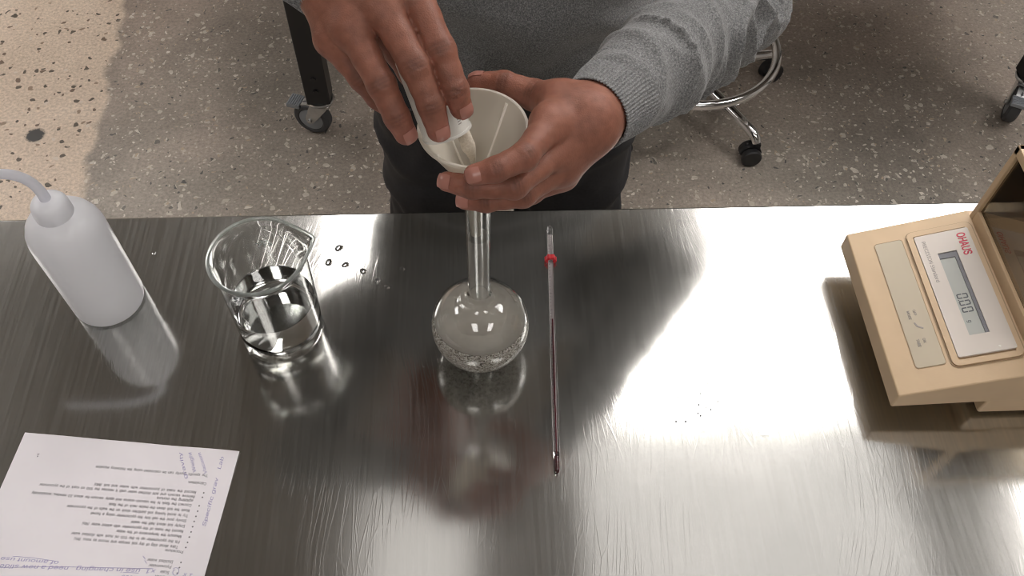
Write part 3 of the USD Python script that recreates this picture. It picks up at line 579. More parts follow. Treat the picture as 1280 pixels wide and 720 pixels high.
def plate(xa, xb, ya, yb, r, h): # rounded plate on the slope between those x and y
    m_ = trimesh.creation.extrude_polygon(rrect(yb - ya, (xb - xa) / math.cos(th), r), h, engine='earcut'); return m_
def put(xa, xb, ya, yb, r, h, lift): return slope(plate(xa, xb, ya, yb, r, h), (xa + xb) / 2, (ya + yb) / 2, lift)
def frame_plate(xa, xb, ya, yb, r, wd, h, lift):
    a_ = rrect(yb - ya, (xb - xa) / math.cos(th), r); m_ = trimesh.creation.extrude_polygon(a_.difference(a_.buffer(-wd)), h, engine='earcut'); return slope(m_, (xa + xb) / 2, (ya + yb) / 2, lift)
part(t, 'keypad', put(.4245, .4505, .411, .563, .003, .0006, 0), KEYPAD, label='pale membrane keypad strip')
part(t, 'keypad_groove', frame_plate(.4238, .4512, .4102, .5638, .0035, .0005, .0004, 0), TAN_DARK)
part(t, 'display_bezel', frame_plate(.4555, .5165, .4055, .5685, .007, .0062, .0022, 0), TAN)
part(t, 'bezel_groove', frame_plate(.4541, .5180, .4040, .5700, .008, .0011, .0005, 0), TAN_DARK)
fp = rrect(.147, .0505 / math.cos(th), .002)
lc = sg.box(-.0515, -.0095, .0515, .0085)
fpm = trimesh.creation.extrude_polygon(fp.difference(sg.box(-.0495 + .0015, -.0100, .0505 + .0015, .0085)), .0026, engine='earcut')
part(t, 'faceplate', slope(fpm, .487, .4875, .0004), FACEPLATE)
part(t, 'display', slope(trimesh.creation.extrude_polygon(sg.box(-.0515, -.0105, .053, .009), .0003, engine='earcut'), .487, .4875, .0004), LCD, label='grey liquid crystal display window')
ws_ = sg.box(-.0480, -.0100, .0520, .0085); part(t, 'display_recess', slope(trimesh.creation.extrude_polygon(ws_.buffer(.0002, join_style='mitre').difference(sg.box(-.0415, -.0099, .0519, .0052)), .0012, engine='earcut'), .487, .4875, .0006), LCD_WALL)
def seg7(on_, w=.0058, h=.0105, k=.0012):
    S_ = {'a': sg.box(.0008, h - k, w - .0008, h), 'd': sg.box(.0008, 0, w - .0008, k), 'g': sg.box(.0008, h / 2 - k / 2, w - .0008, h / 2 + k / 2), 'f': sg.box(0, h / 2 + .0004, k, h - .0006), 'e': sg.box(0, .0006, k, h / 2 - .0004), 'b': sg.box(w - k, h / 2 + .0004, w, h - .0006), 'c': sg.box(w - k, .0006, w, h / 2 - .0004)}
    return cat_([trimesh.creation.extrude_polygon(S_[q], .0002, engine='earcut') for q in on_])
for k in range(3):
    dg = seg7('abcdef'); dg.apply_translation([.003 + k * .0082, -.0075, 0]); part(t, 'digit', slope(dg, .487, .4875, .0007), LCD_DARK)
part(t, 'decimal_point', slope(box(.0098, .0107, -.0075, -.0066, 0, .0002), .487, .4875, .0007), LCD_DARK)
u_ = meshkit.text_mesh('g', .0038, .0002); u_.apply_translation([.034, -.006, 0]); part(t, 'unit_mark', slope(u_, .487, .4875, .0007), LCD_DARK)
q = meshkit.text_mesh('OHAUS', .0078, .0003, True); v = q.vertices; v[:, 0] *= .0285 / v[:, 0].max(); q.apply_translation([-.0685, .0140, 0]); part(t, 'maker_name', slope(q, .487, .4875, .003), RED_INK, label='red lettering on the faceplate')
q = meshkit.text_mesh('PRECISION Standard', .0036, .0002); v = q.vertices; v[:, 0] *= .052 / v[:, 0].max(); q.apply_translation([-.066, -.0210, 0]); part(t, 'model_lettering', slope(q, .487, .4875, .003), GREY_INK)
for s, dx, dy in (('OFF', .0058, 0), ('MODE', 0, 0), ('ON', .0058, .0335), ('TARE', 0, .0335)):
    q = meshkit.text_mesh(s, .0026, .0002, True); q.apply_translation([dy, dx, 0]); part(t, 'key_lettering', slope(q, .4325, .476, .0007), GREY_INK)
cm = sg.LineString([(.0155, .0038), (.0195, .0052), (.0225, .0095)]).buffer(.0008); part(t, 'key_mark', slope(trimesh.creation.extrude_polygon(cm, .0002, engine='earcut'), .4325, .476, .0007), GREY_INK)
ld = trimesh.creation.cylinder(.0012, .0006, sections=12); ld.apply_translation([.069, .012, 0]); part(t, 'level_dot', slope(ld, .487, .4875, .003), plain('white_dot', (.8, .78, .72), .5))
# draft shield: tan posts and rails round smoked panes
dx0, dx1, dy0, dy1, dz0, dz1 = .118, .345, .004, D - .007, .086, .193
for x, y in ((dx0, dy0), (dx0, dy1 - .007), (dx1 - .007, dy0), (dx1 - .007, dy1 - .007)):
    part(t, 'shield_post', box(x, x + .007, y, y + .007, dz0 - .004, dz1, .0012), TAN)
part(t, 'shield_sill', box(dx0, dx0 + .004, dy0 + .007, dy1 - .007, dz0 - .004, dz0 + .017, .0008), TAN)
for x0, x1, y0, y1 in ((dx0, dx0 + .007, dy0, dy1), (dx1 - .007, dx1, dy0, dy1), (dx0, dx1, dy0, dy0 + .007), (dx0, dx1, dy1 - .007, dy1)):
    part(t, 'shield_rail', box(x0, x1, y0, y1, dz1 - .008, dz1 + .002, .0012), TAN)
part(t, 'shield_pane', box(dx0 + .004, dx0 + .0065, dy0 + .006, dy1 - .006, dz0, dz1 - .004), SMOKED)
part(t, 'shield_pane', box(dx1 - .0055, dx1 - .003, dy0 + .006, dy1 - .006, dz0, dz1 - .004), SMOKED)
part(t, 'shield_pane', box(dx0 + .007, dx1 - .007, dy0 + .002, dy0 + .0045, dz0, dz1 - .004), SMOKED)
part(t, 'shield_pane', box(dx0 + .007, dx1 - .007, dy1 - .0045, dy1 - .002, dz0, dz1 - .004), SMOKED)
part(t, 'pan_support', cyl([.232, .1, .085], [.232, .1, .104], .012), GREY_PLASTIC)
part(t, 'weighing_pan', lathe([(0, .104), (.058, .104), (.060, .1055), (.0585, .1075), (.055, .1062), (0, .1062)], 64).apply_translation([.232, .1, 0]), STEEL_PLAIN)

# ---------------------------------------------------------------- rolling bench behind the person
t = thing('rolling_bench', 'black-legged workbench on braked swivel wheels standing behind the person', 'workbench')
part(t, 'benchtop', box(-.62, 1.62, 1.62, 2.42, .86, .90, .004), plain('bench_laminate', (.28, .26, .24), .4))
part(t, 'apron', cat_([box(-.56, 1.54, 1.66, 1.69, .76, .86), box(-.56, 1.54, 2.34, 2.37, .76, .86)]), BLACK_PAINT)
def bench_leg(x, y, rz, outw):
    part(t, 'leg', box(x - .03, x + .03, y - .03, y + .03, .125, .86, .004), BLACK_PAINT)
    for z in (.17, .21):
        part(t, 'bolt', sweep([(x, y - .029, z), (x, y - .034, z)], .007, 8), BLACK_PAINT)
    c, s = math.cos(rz), math.sin(rz); rot = lambda m: m.apply_transform(trimesh.transformations.rotation_matrix(rz, [0, 0, 1])).apply_translation([x, y, 0])
    path = part(t, 'caster', rot(cat_([lathe([(0, .125), (.034, .125), (.036, .121), (.034, .116), (.028, .112), (0, .112)], 40),
                                  *[trimesh.creation.extrude_polygon(sg.Polygon([(-.022, .055), (-.044, .0), (-.040, -.012), (-.026, -.014), (-.010, .004), (.022, .046), (.022, .055)]), .003, engine='earcut').apply_transform(np.array([[1, 0, 0, 0], [0, 0, 1, o], [0, 1, 0, .057], [0, 0, 0, 1.0]])) for o in (-.021, .018)],
                                  box(-.03, .03, -.021, .021, .108, .114)])), ZINC, label='zinc swivel fork')
    wheel = lathe([(0, -.014), (.034, -.014), (.036, -.016), (.044, -.0155), (.049, -.010), (.050, 0), (.049, .010), (.044, .0155), (.036, .016), (.034, .014), (0, .014)], 56)
    hub = lathe([(0, -.0165), (.010, -.0165), (.012, -.0152), (.031, -.0152), (.033, -.0142), (.033, .0142), (.031, .0152), (.012, .0152), (.010, .0165), (0, .0165)], 40)
    tr = np.array([[1, 0, 0, -.032], [0, 0, -1, 0], [0, 1, 0, .050], [0, 0, 0, 1.0]])
    part(path, 'wheel', rot(wheel.apply_transform(tr)), GREY_RUBBER); part(path, 'hub', rot(hub.apply_transform(tr)), GREY_PLASTIC)
    part(path, 'axle_nut', rot(cyl([-.032, -.026, .05], [-.032, .026, .05], .006, 6)), ZINC)
    ped = cat_([prism([(-.020, .104), (-.045, .098), (-.068, .090), (-.068, .086), (-.045, .093), (-.020, .099)], -.013, .013)])
    part(path, 'brake_arm', rot(ped), ZINC)
    pd = [box(-.092, -.056, -.021, .021, .084, .096, .003)] + [box(-.089 + k * .006, -.086 + k * .006, -.020, .020, .095, .0975) for k in range(5)]
    part(path, 'brake_pedal', rot(cat_(pd)), GREY_PLASTIC)
bench_leg(-.402, 1.700, math.radians(-18), 1)
bench_leg(1.470, 1.745, math.radians(62), 1)
bench_leg(-.445, 2.32, math.radians(15), 1)
bench_leg(1.470, 2.32, math.radians(40), 1)

# ---------------------------------------------------------------- stool
SX, SY = .556, 1.815
t = thing('lab_stool', 'lab stool with chrome foot ring and castered base beside the person', 'stool', (SX, SY, 0))
part(t, 'seat', lathe([(0, .62), (.165, .62), (.178, .63), (.182, .65), (.178, .672), (.16, .684), (.10, .69), (0, .69)], 64), VINYL)
part(t, 'seat_plate', lathe([(0, .60), (.06, .60), (.09, .62), (0, .62)], 32), BLACK_PLASTIC)
part(t, 'gas_column', lathe([(0, .09), (.028, .09), (.028, .36), (.016, .36), (.016, .60), (0, .60)], 32), CHROME)
rr_ = .228; ring = [(rr_ * math.cos(a), rr_ * math.sin(a), .185) for a in np.linspace(0, 2 * np.pi, 73)[:-1]]
part(t, 'foot_ring', sweep(ring, .0125, 18, closed=True), CHROME)
part(t, 'ring_bracket', cat_([lathe([(.028, .17), (.036, .17), (.036, .20), (.028, .20), (.028, .17)], 32)] + [cyl([.03 * math.cos(a), .03 * math.sin(a), .185], [.218 * math.cos(a), .218 * math.sin(a), .185], .006, 12) for a in (.3, .3 + 2.094, .3 + 4.188)]), CHROME)
part(t, 'base_hub', lathe([(0, .075), (.045, .075), (.05, .085), (.045, .12), (.032, .13), (0, .13)], 40), CHROME)
cps = math.atan2(1.574 - SY, .716 - SX)
for k in range(5):
    a = cps + k * 2 * np.pi / 5; d = np.array([math.cos(a), math.sin(a), 0])
    pth = [d * .04 + [0, 0, .105], d * .15 + [0, 0, .100], d * .25 + [0, 0, .088], d * .282 + [0, 0, .078], d * .29 + [0, 0, .066]]
    lg = sweep(spline(pth, 18), np.linspace(.018, .0125, 18), 14)
    part(t, 'base_leg', lg, CHROME)
    rz = a + (1.0, .3, 2.2, -.5, 1.6)[k]
    rm = trimesh.transformations.rotation_matrix(rz, [0, 0, 1]); rot = lambda m: m.apply_transform(rm).apply_translation(d * .29)
    wl_ = [lathe([(0, 0), (.018, 0), (.024, .003), (.0265, .010), (.0265, .018), (.024, .0215), (0, .0215)], 36).apply_transform(np.array([[1, 0, 0, -.008], [0, 0, sg_, .003 * sg_], [0, 1, 0, .0265], [0, 0, 0, 1.0]])) for sg_ in (-1, 1)]
    for w_ in wl_: w_.fix_normals()
    cp = part(t, 'caster', rot(cat_(wl_)), BLACK_PLASTIC)
    hood = trimesh.creation.extrude_polygon(sg.Point(-.008, .0265).buffer(.0285).intersection(sg.box(-.05, .030, .05, .09)).union(sg.box(-.006, .03, .012, .062)), .010, engine='earcut').apply_transform(np.array([[1, 0, 0, 0], [0, 0, 1, -.005], [0, 1, 0, 0], [0, 0, 0, 1.0]])); hood.fix_normals()
    part(cp, 'caster_hood', rot(hood), BLACK_PLASTIC)

# ---------------------------------------------------------------- the person
pt = thing('person', 'person in a grey knitted sweater and black jeans pouring soil into the funnel', 'person')
SKIN_BASE, SKIN_DARK, SKIN_PINK = np.array([.265, .112, .074]), np.array([.135, .056, .038]), np.array([.40, .165, .125])
HY = -F_                                                        # direction towards the camera
def P3(j): return pw(*j[:3])
class Hand:
    def __init__(s, wrist, fore, fingers, palm, fr):
        s.wrist, s.fore, s.fingers, s.palm, s.fr = wrist, fore, fingers, palm, fr
    def field(s, P):
        W = None
        for a, b, ra, rb in s.palm:
            d = cone(P, a, b, ra, rb); W = d if W is None else smin(W, d, .014)
        out = W
        for J in s.fingers:
            F = None
            for (a, ra), (b, rb) in zip(J[:-1], J[1:]):
                L_ = np.linalg.norm(b - a)
                if L_ > .018:                                   # a phalanx is slimmer between its joints
                    m_ = (a + b) / 2; rm = .93 * (ra + rb) / 2
                    d = smin(cone(P, a, m_, ra, rm), cone(P, m_, b, rm, rb), .003)
                else: d = cone(P, a, b, ra, rb)
                F = d if F is None else smin(F, d, .0035)
            for (a, ra), (b, rb), (c, rc) in zip(J[:-2], J[1:-1], J[2:]):   # skin folds over the backs of the joints
                ax = unit(unit(b - a) + unit(c - b)); dn = HY - ax * (HY @ ax); dn = unit(dn)
                q = P - f32(b); near = np.exp(-(np.linalg.norm(q - f32(dn * rb), axis=-1) / .009) ** 2); sx = q @ f32(ax)
                F = F - near * .0008
                for o in (-.0026, 0, .0026): F = F + near * .0013 * np.exp(-((sx - o) / .0009) ** 2)
            out = np.minimum(out, smin(F, W, .009))
        return out
    def mesh(s, h):
        pts = np.array([p for J in s.fingers for p, _ in J] + [q for a, b, _, _ in s.palm for q in (a, b)])
        return taubin(surface(s.field, pts.min(0) - .04, pts.max(0) + .04, h), 5)
    def tint(s, V):
        c = np.tile(SKIN_BASE, (len(V), 1)); n = meshkit.fbm(V * 70, 3)[:, None]
        c = c * (.86 + .28 * n)
        for J in s.fingers:
            for i, (p, r) in enumerate(J[:-1]):
                if i == 0: continue
                k = np.exp(-(np.linalg.norm(V - (p + HY * r), axis=1) / .0085) ** 2)[:, None] * .52; c = c * (1 - k) + SKIN_DARK * k
            for (a, ra), (b, rb), (e, re) in zip(J[:-2], J[1:-1], J[2:]):
                ax = unit(unit(b - a) + unit(e - b)); dn = HY - ax * (HY @ ax); dn = unit(dn); q = V - b
                nr = np.exp(-(np.linalg.norm(q - dn * rb, axis=1) / .0085) ** 2)
                for o in (-.0026, 0, .0026): k = (nr * np.exp(-((q @ ax - o) / .0009) ** 2))[:, None] * .45; c = c * (1 - k) + SKIN_DARK * .5 * k
            p, r = J[-1]; k = np.exp(-(np.linalg.norm(V - p, axis=1) / .012) ** 2)[:, None] * .6; c = c * (1 - k) + SKIN_PINK * k
        return c
def chain(*js): return [(P3(j), j[3]) for j in js]
# right hand (left in the picture): palm down, fingers reaching over the vial, thumb under it
rw_ = P3((402, -40, .602)); 
r_index = chain((514, -18, .590, .0122), (551, 63, .586, .0102), (569, 112, .593, .0090), (576.5, 135, .603, .0080))
r_mid = chain((477, 6, .584, .0125), (519, 83, .583, .0104), (539, 132, .592, .0092), (548, 163, .603, .0082))
r_ring = chain((440, 36, .588, .0120), (477, 106, .588, .0098), (496, 146, .597, .0088), (507, 167, .606, .0080))
r_pink = chain((416, 52, .600, .0108), (452, 98, .606, .0086), (472, 122, .616, .0078), (484, 134, .624, .0068))
r_thumb = chain((440, -20, .628, .0150), (482, 40, .652, .0125), (515, 90, .664, .0108), (540, 128, .664, .0095))
palm = []
for f_, r0 in ((r_index, .0165), (r_mid, .0165), (r_ring, .0155), (r_pink, .0140)):
    st = rw_ + (f_[0][0] - rw_) * .12
    palm.append((st, f_[0][0] - unit(f_[0][0] - rw_) * .004, .0185, r0 * .86))
palm.append((rw_, r_thumb[0][0], .020, .016)); palm.append((r_thumb[0][0], r_index[0][0], .014, .011))
RF = unit(np.array([-.30, .62, 1.46]) - rw_)
palm.append((rw_, rw_ + RF * .07, .0235, .0250))
right = Hand(rw_, RF, [r_index, r_mid, r_ring, r_pink, r_thumb], palm, .025)
# left hand (right in the picture): closed round the funnel, thumb behind the rim
lw_ = P3((733, 150, .690))
l_index = chain((688, 154, .667, .0125), (655, 196, .636, .0106), (620, 212, .628, .0092), (593, 218.5, .629, .0078))
l_mid = chain((699, 186, .676, .0125), (643, 232, .650, .0102), (590, 234, .650, .0088), (559, 227, .656, .0076))
l_ring = chain((700, 208, .690, .0120), (654, 244, .672, .0096), (608, 252, .674, .0082), (581, 250.5, .679, .0072))
l_pink = chain((703, 219, .706, .0105), (664, 242, .692, .0084), (632, 249, .694, .0074), (612, 249, .698, .0066))
l_thumb = chain((700, 128, .693, .0150), (668, 119, .708, .0125), (630, 105, .712, .0105), (597, 104, .716, .0092))
palm = []
for f_, r0 in ((l_index, .0165), (l_mid, .0165), (l_ring, .0155), (l_pink, .0140)):
    st = lw_ + (f_[0][0] - lw_) * .15
    palm.append((st, f_[0][0], .0190, r0 * .82))
palm.append((lw_, l_thumb[0][0], .021, .0155)); palm.append((l_thumb[0][0], l_index[0][0], .013, .011)); palm.append((lw_, (l_mid[0][0] + l_ring[0][0]) / 2 - HY * .008, .02, .016))
EL = pw(922, -4, .905)                                          # left elbow
LF = unit(EL - lw_)
palm.append((lw_, lw_ + LF * .07, .0245, .0265))
left = Hand(lw_, LF, [l_index, l_mid, l_ring, l_pink, l_thumb], palm, .0265)

HIP = np.array([.042, .925, .97]); CHEST = np.array([-.01, .895, 1.30]); NECK = np.array([-.055, .83, 1.45])
LS, RS = np.array([.165, .875, 1.40]), np.array([-.215, .86, 1.40])
ER = np.array([-.30, .62, 1.46])                             # right elbow
HC = np.array([-.105, .700, 1.585])                            # head centre
hf = unit([.16, -.62, -.72]); hu = unit(np.array([.0, -.70, .70]) - hf * (hf @ np.array([.0, -.70, .70]))); hr = np.cross(hf, hu)
HM = np.array([hr, hf, hu])                                    # world -> head (x right, y face, z crown)
def hw2(p): return HC + HM.T @ np.asarray(p, float)
def head_field(P):
    Q = (P - f32(HC)) @ f32(HM).T
    d = ell(Q, (0, -.012, .022), (.076, .096, .092))
    d = smin(d, ell(Q, (0, .022, -.045), (.060, .068, .075)), .03)
    d = smin(d, cone(Q, (-.022, .055, -.098), (.022, .055, -.098), .019, .019), .028)           # chin
    d = smin(d, cone(Q, (0, .086, .008), (0, .108, -.030), .009, .013), .010)                    # nose
    d = smin(d, cone(Q, (-.012, .098, -.034), (.012, .098, -.034), .008, .008), .006)
    d = smin(d, cone(Q, (-.035, .082, .026), (.035, .082, .026), .010, .010), .014)              # brow
    d = smin(d, cone(Q, (-.018, .088, -.062), (.018, .088, -.062), .0075, .0075), .006); d = smin(d, cone(Q, (-.015, .086, -.072), (.015, .086, -.072), .008, .008), .006)
    d = np.maximum(d, -cone(Q, (-.026, .0935, -.0668), (.026, .0935, -.0668), .0018, .0018))
    for s in (-1, 1):
        e = ell(Q, (s * .032, .086, .008), (.017, .012, .012)); d = -smin(-d, e, .008)
        d = smin(d, np.maximum(ell(Q, (s * .032, .0775, .006), (.0165, .0140, .0140)), f32(.0035) - Q[..., 2]), .003)   # upper lid, looking down
        ea = ell(Q, (s * .080, -.008, -.012), (.010, .020, .032)); d = smin(d, np.maximum(ea, -ell(Q, (s * .088, -.004, -.010), (.007, .011, .020))), .006)
    return d
def core_field(P):
    d = head_field(P)
    nb = hw2((0, -.035, -.07))
    d = smin(d, cone(P, nb, NECK, .054, .060), .03)
    tor = ell(P, CHEST, (.150, .090, .20)); tor = smin(tor, cone(P, HIP + [-.09, 0, 0], HIP + [.09, 0, 0], .085, .085), .06)
    tor = smin(tor, cone(P, LS, RS, .05, .05), .06); tor = smin(tor, cone(P, NECK, CHEST + [0, 0, .08], .055, .06), .05)
    d = smin(d, tor, .03)
    for s, e, w_, F_dir in ((LS, EL, lw_, LF), (RS, ER, rw_, RF)):
        d = smin(d, cone(P, s, e, .046, .036), .03); d = smin(d, cone(P, e, w_ + F_dir * .05, .036, .022), .012)
    for s in (-1, 1):
        d = smin(d, cone(P, HIP + [s * .09, 0, -.04], (.042 + s * .105, .925, .50), .080, .055), .03); d = smin(d, cone(P, (.042 + s * .105, .925, .50), (.042 + s * .11, .96, .10), .052, .036), .01)
        d = smin(d, cone(P, (.042 + s * .11, .96, .06), (.042 + s * .125, .84, .045), .036, .028), .02)
    return d
core = taubin(surface(core_field, (-.48, .48, .0), (.50, 1.12, 1.80), .0065), 3)
rm_, lm_ = right.mesh(.0013), left.mesh(.0013)
def to_man(m):
    return manifold3d.Manifold(manifold3d.Mesh(vert_properties=np.asarray(m.vertices, np.float32), tri_verts=np.asarray(m.faces, np.uint32)))
def union(ms):
    try:
        a = [to_man(m) for m in ms]
        if any(x.is_empty() for x in a): raise ValueError
        u = a[0]
        for x in a[1:]: u = u + x
        q = u.to_mesh(); return trimesh.Trimesh(q.vert_properties[:, :3], q.tri_verts, process=False)
    except Exception as e:
        print('union fell back', e); return cat_(ms)
body = union([core, rm_, lm_])
V = np.asarray(body.vertices); dr = np.linalg.norm(V - rw_, axis=1); dl = np.linalg.norm(V - lw_, axis=1)
tint = np.where((dr < dl)[:, None], right.tint(V), left.tint(V))
lipk = np.exp(-(np.linalg.norm((V - hw2((0, .090, -.067))) * 1.0, axis=1) / .018) ** 2)[:, None] * .5; tint = tint * (1 - lipk) + np.array([.26, .10, .085]) * lipk
part(pt, 'body', body, SKIN, col={'tint': (tint, C3)})

# fingernails: thin curved plates on the backs of the last joints
def nail(J, up, wd=.0056, ln=.0052, back=.0014):
    (a, _), (b, r) = J[-2], J[-1]; ax = unit(b - a); n = unit(np.asarray(up) - ax * (np.asarray(up) @ ax)); sd = np.cross(ax, n)
    c = b + ax * (r * .25 - back); g_ = 11; rows = []
    Rn = r * 1.02
    for off in (.0006, -.0012):
        for i in range(g_):
            for j in range(g_):
                u = -1 + 2 * i / (g_ - 1); v_ = -1 + 2 * j / (g_ - 1)
                sq = 1 - .10 * u * u * v_ * v_
                an = u * wd / Rn * sq; al = v_ * ln * sq; dome = -.9 * max(0, al + .001) ** 2 / r * .55
                rows.append(c + ax * al + (n * math.cos(an) + sd * math.sin(an)) * (Rn + off) + n * dome)
    f = []
    N = g_ * g_
    for i in range(g_ - 1):
        for j in range(g_ - 1):
            p_, q_, r__, s_ = i * g_ + j, (i + 1) * g_ + j, (i + 1) * g_ + j + 1, i * g_ + j + 1
            f += [[p_, q_, r__], [p_, r__, s_], [N + p_, N + r__, N + q_], [N + p_, N + s_, N + r__]]
    rim = [i * g_ for i in range(g_)] + [(g_ - 1) * g_ + j for j in range(1, g_)] + [i * g_ + g_ - 1 for i in range(g_ - 2, -1, -1)] + list(range(g_ - 2, 0, -1))
    for q_ in range(len(rim)): f += [[rim[q_], N + rim[q_], N + rim[(q_ + 1) % len(rim)]], [rim[q_], N + rim[(q_ + 1) % len(rim)], rim[(q_ + 1) % len(rim)]]]
    m_ = trimesh.Trimesh(rows, f, process=False); m_.fix_normals(); part(pt, 'fingernail', m_, NAIL, smooth=50)
upR = HY + .35 * R_
for J in (r_index, r_mid, r_ring, r_pink): nail(J, upR + .1 * U_)
nail(r_thumb, -HY + .3 * R_, .0072, .0065)
for J in (l_index, l_mid, l_ring, l_pink): nail(J, HY - .15 * U_, .0056, .0055)
nail(l_thumb, U_ + .4 * HY, .0068, .0062)

# head: hair, eyes, brows
def hair_field(P):
    Q = (P - f32(HC)) @ f32(HM).T
    d = ell(Q, (0, -.016, .026), (.084, .102, .098)); d = smin(d, ell(Q, (0, -.05, -.02), (.074, .060, .070)), .03)
    d = d + .004 * (f32(meshkit.noise(np.asarray(Q, float) * 70)) - .5)
    face = ell(Q, (0, .095, -.045), (.068, .060, .105)); d = np.maximum(d, -face)
    for s in (-1, 1): d = np.maximum(d, -ell(Q, (s * .085, .0, -.02), (.020, .030, .038)))
    return np.maximum(d, -(Q[..., 2] + .085))
hb_ = surface(hair_field, HC - .17, HC + .17, .005); part(pt, 'hair', taubin(hb_, 3), HAIR, smooth=True)
for s in (-1, 1):
    e = trimesh.creation.icosphere(3, .0118); e.apply_translation(hw2((s * .032, .0775, .006))); ep = part(pt, 'eye', e, EYE, smooth=True)
    ir = trimesh.creation.icosphere(2, .0062); ir.apply_translation(hw2((s * .031, .0838, .0015))); part(ep, 'iris', ir, IRIS, smooth=True)
    part(pt, 'eyebrow', sweep(spline([hw2((s * .014, .094, .029)), hw2((s * .032, .0925, .034)), hw2((s * .05, .083, .029))], 10), [.001, .003, .0035, .0035, .0035, .0035, .003, .003, .002, .001], 8), HAIR)

# sweater: sleeves with gathered folds, torso, ribbed cuffs
def tube_coord(P, a, b, ref):
    a, b = f32(a), f32(b); ax = (b - a) / np.linalg.norm(b - a); q = P - a; s = q @ ax
    e1 = f32(unit(np.asarray(ref) - np.asarray(ax, float) * (np.asarray(ref) @ np.asarray(ax, float)))); e2 = np.cross(ax, e1)
    return s, np.arctan2(q @ e2, q @ e1)
CUFF_L = .055
def sleeve_field(P):
    a = lw_ + LF * (.012 + CUFF_L - .006); Lf = np.linalg.norm(EL - a)
    s, th_ = tube_coord(P, a, EL, HY)
    d = cone(P, a, EL, .0365, .0500)
    d = smin(d, cone(P, a + LF * .05, a + LF * .16, .041, .044), .02)
    nz = f32(meshkit.noise(np.asarray(P, float) * 16, 5)); n2 = f32(meshkit.noise(np.asarray(P, float) * 34, 9))
    n3 = f32(meshkit.noise(np.asarray(P, float) * 11, 17)); n4 = f32(meshkit.noise(np.asarray(P, float) * 13, 27))
    wf = np.sin(s * 38 + nz * 5)
    f1 = 1 - np.abs(np.sin((s * (math.pi / .040) + 1.5 * np.sin(th_ - .4) + nz * 5.0 + wf * .5)))
    f2 = 1 - np.abs(np.sin((s * (math.pi / .047) - 1.7 * np.sin(th_ + .2) + n3 * 5.5 + 1.0)))
    f1 = f1 ** 1.6 * np.clip((n3 - .22) * 2.4, 0, 1); f2 = f2 ** 1.6 * np.clip((n4 - .28) * 2.6, 0, 1)
    amp = np.clip((s + .01) / .06, .2, 1) * .0125
    d = d - amp * (np.maximum(f1, f2) + .35 * np.minimum(f1, f2) - .32) - .0022 * (n2 - .5)
    up = cone(P, EL, LS, .052, .070)
    ph2 = f32(np.linalg.norm(np.asarray(P, float) - LS, axis=-1)) * (2 * math.pi / .06) + nz * 4
    return smin(d, up - .004 * np.sin(ph2), .016)
c0 = lw_
sl_ = surface(sleeve_field, (.02, .44, .98), (.42, 1.0, 1.50), .0030)
def sleeve_r(P):
    a = rw_ + RF * (-.008 + CUFF_L - .006)
    nz = f32(meshkit.noise(np.asarray(P, float) * 18, 15)); s, _ = tube_coord(P, a, ER, HY)
    d = cone(P, a, ER, .035, .052) - .005 * (np.abs(np.sin(s * 2 * math.pi / .07 + nz * 5)) - .5)
    return smin(d, cone(P, ER, RS, .055, .070), .02)
sr_ = surface(sleeve_r, (-.42, .44, 1.22), (.0, 1.0, 1.56), .006)
def torso_field(P):
    px_ = f32([1.0, 1.0, 1.0])
    d = ell(P, CHEST, (.180, .115, .23)); d = smin(d, ell(P, HIP + [0, .0, .06], (.185, .130, .26)), .05)
    d = smin(d, cone(P, LS, RS, .068, .068), .07); d = smin(d, cone(P, NECK + [0, .005, -.01], CHEST, .072, .08), .05)
    z = P[..., 2]; nz = f32(meshkit.noise(np.asarray(P, float) * 14, 21))
    d = d - .006 * np.sin(z * 2 * math.pi / .09 + nz * 5 + P[..., 0] * 6) * np.clip((1.3 - z) / .2, 0, 1)
    d = np.maximum(d, .965 + .004 * np.sin(P[..., 0] * 40) - z)                                   # hem
    ring = cone(P, NECK + [0, 0, .02], NECK + [0, -.01, .12], .066, .066)
    return np.maximum(d, -ring)
to_ = surface(torso_field, (-.36, .66, .93), (.34, 1.12, 1.56), .006)
part(pt, 'sweater', cat_([taubin(sl_, 3), taubin(sr_, 2), taubin(to_, 2)]), KNIT, smooth=True)
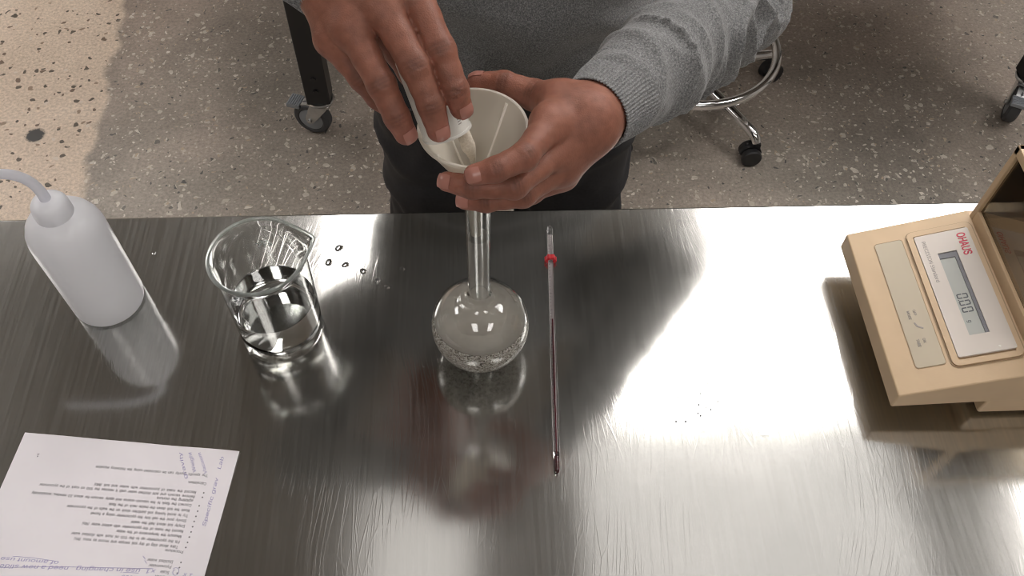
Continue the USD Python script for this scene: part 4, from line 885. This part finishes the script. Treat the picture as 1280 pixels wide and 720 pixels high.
def cuff(w0, ax, off, r0, r1, flat):
    nt, ns = 420, 26; e1 = unit(HY - ax * (HY @ ax)); e2 = np.cross(ax, e1); rows = []
    prof_ = [(0.004, -.0022), (.001, -.0014), (0, 0)] + [(CUFF_L * k / (ns - 4), 0) for k in range(1, ns - 3)]
    for s, o in prof_:
        t_ = s / CUFF_L
        for k in range(nt):
            a_ = 2 * math.pi * k / nt
            rad = r0 + (r1 - r0) * t_ ** 1.2 + o + .00055 * math.cos(70 * a_) + .0012 * math.sin(2 * a_ + 9 * t_) * t_
            rows.append(w0 + ax * (off + s) + (e1 * math.cos(a_) * flat + e2 * math.sin(a_)) * rad)
    m = len(prof_); f = []
    i, k = np.meshgrid(np.arange(m - 1), np.arange(nt), indexing='ij'); l = (k + 1) % nt
    q = np.stack([i * nt + k, (i + 1) * nt + k, (i + 1) * nt + l, i * nt + l], -1).reshape(-1, 4)
    m_ = trimesh.Trimesh(np.array(rows), np.vstack([q[:, [0, 1, 2]], q[:, [0, 2, 3]]]), process=False); part(pt, 'cuff', m_, KNIT_CUFF, smooth=True)
cuff(lw_, LF, .010, .0312, .0375, .96)
cuff(rw_, RF, -.010, .0318, .0370, .98)

# jeans, seams, shoes
def jeans_field(P):
    d = ell(P, HIP + [0, 0, -.02], (.178, .120, .20)); d = np.maximum(d, P[..., 2] - (HIP[2] + .05))
    for s in (-1, 1):
        d = smin(d, cone(P, HIP + [s * .088, 0, -.05], (.042 + s * .105, .925, .50), .102, .078), .03); d = smin(d, cone(P, (.042 + s * .105, .925, .50), (.042 + s * .11, .96, .09), .078, .066), .01)
    nz = f32(meshkit.noise(np.asarray(P, float) * 18, 31)); d = d - .004 * np.sin(P[..., 2] * 60 + nz * 7)
    return np.maximum(d, .05 - P[..., 2])
jm = taubin(surface(jeans_field, (-.22, .74, .02), (.31, 1.12, 1.06), .008), 2); jp = part(pt, 'jeans', jm, JEANS, smooth=True)
def on_jeans(pts, nm):
    q = []
    for x, z in pts:
        y0, y1 = .70, .95
        for _ in range(24):
            ym = (y0 + y1) / 2
            if jeans_field(f32([[[[x, ym, z]]]])).item() < 0: y1 = ym
            else: y0 = ym
        q.append((x, y0 - .0006, z))
    part(jp, nm, sweep(spline(q, 24), .0016, 6), SEAM)
for s in (-1, 1):
    on_jeans([(.042 + s * x, z) for x, z in ((.075, 1.005), (.080, .97), (.100, .935), (.130, .915), (.155, .912))], 'pocket_seam')
for s in (-1, 1):
    sh = lambda P, s=s: np.maximum(smin(cone(P, (.042 + s * .11, .985, .05), (.042 + s * .13, .80, .042), .045, .042), cone(P, (.042 + s * .11, .97, .06), (.042 + s * .11, .965, .11), .042, .045), .02), .004 - P[..., 2])
    part(pt, 'shoe', taubin(surface(sh, (.042 + s * .12 - .09, .70, -.01), (.042 + s * .12 + .09, 1.06, .18), .006), 3), SHOE, smooth=True)
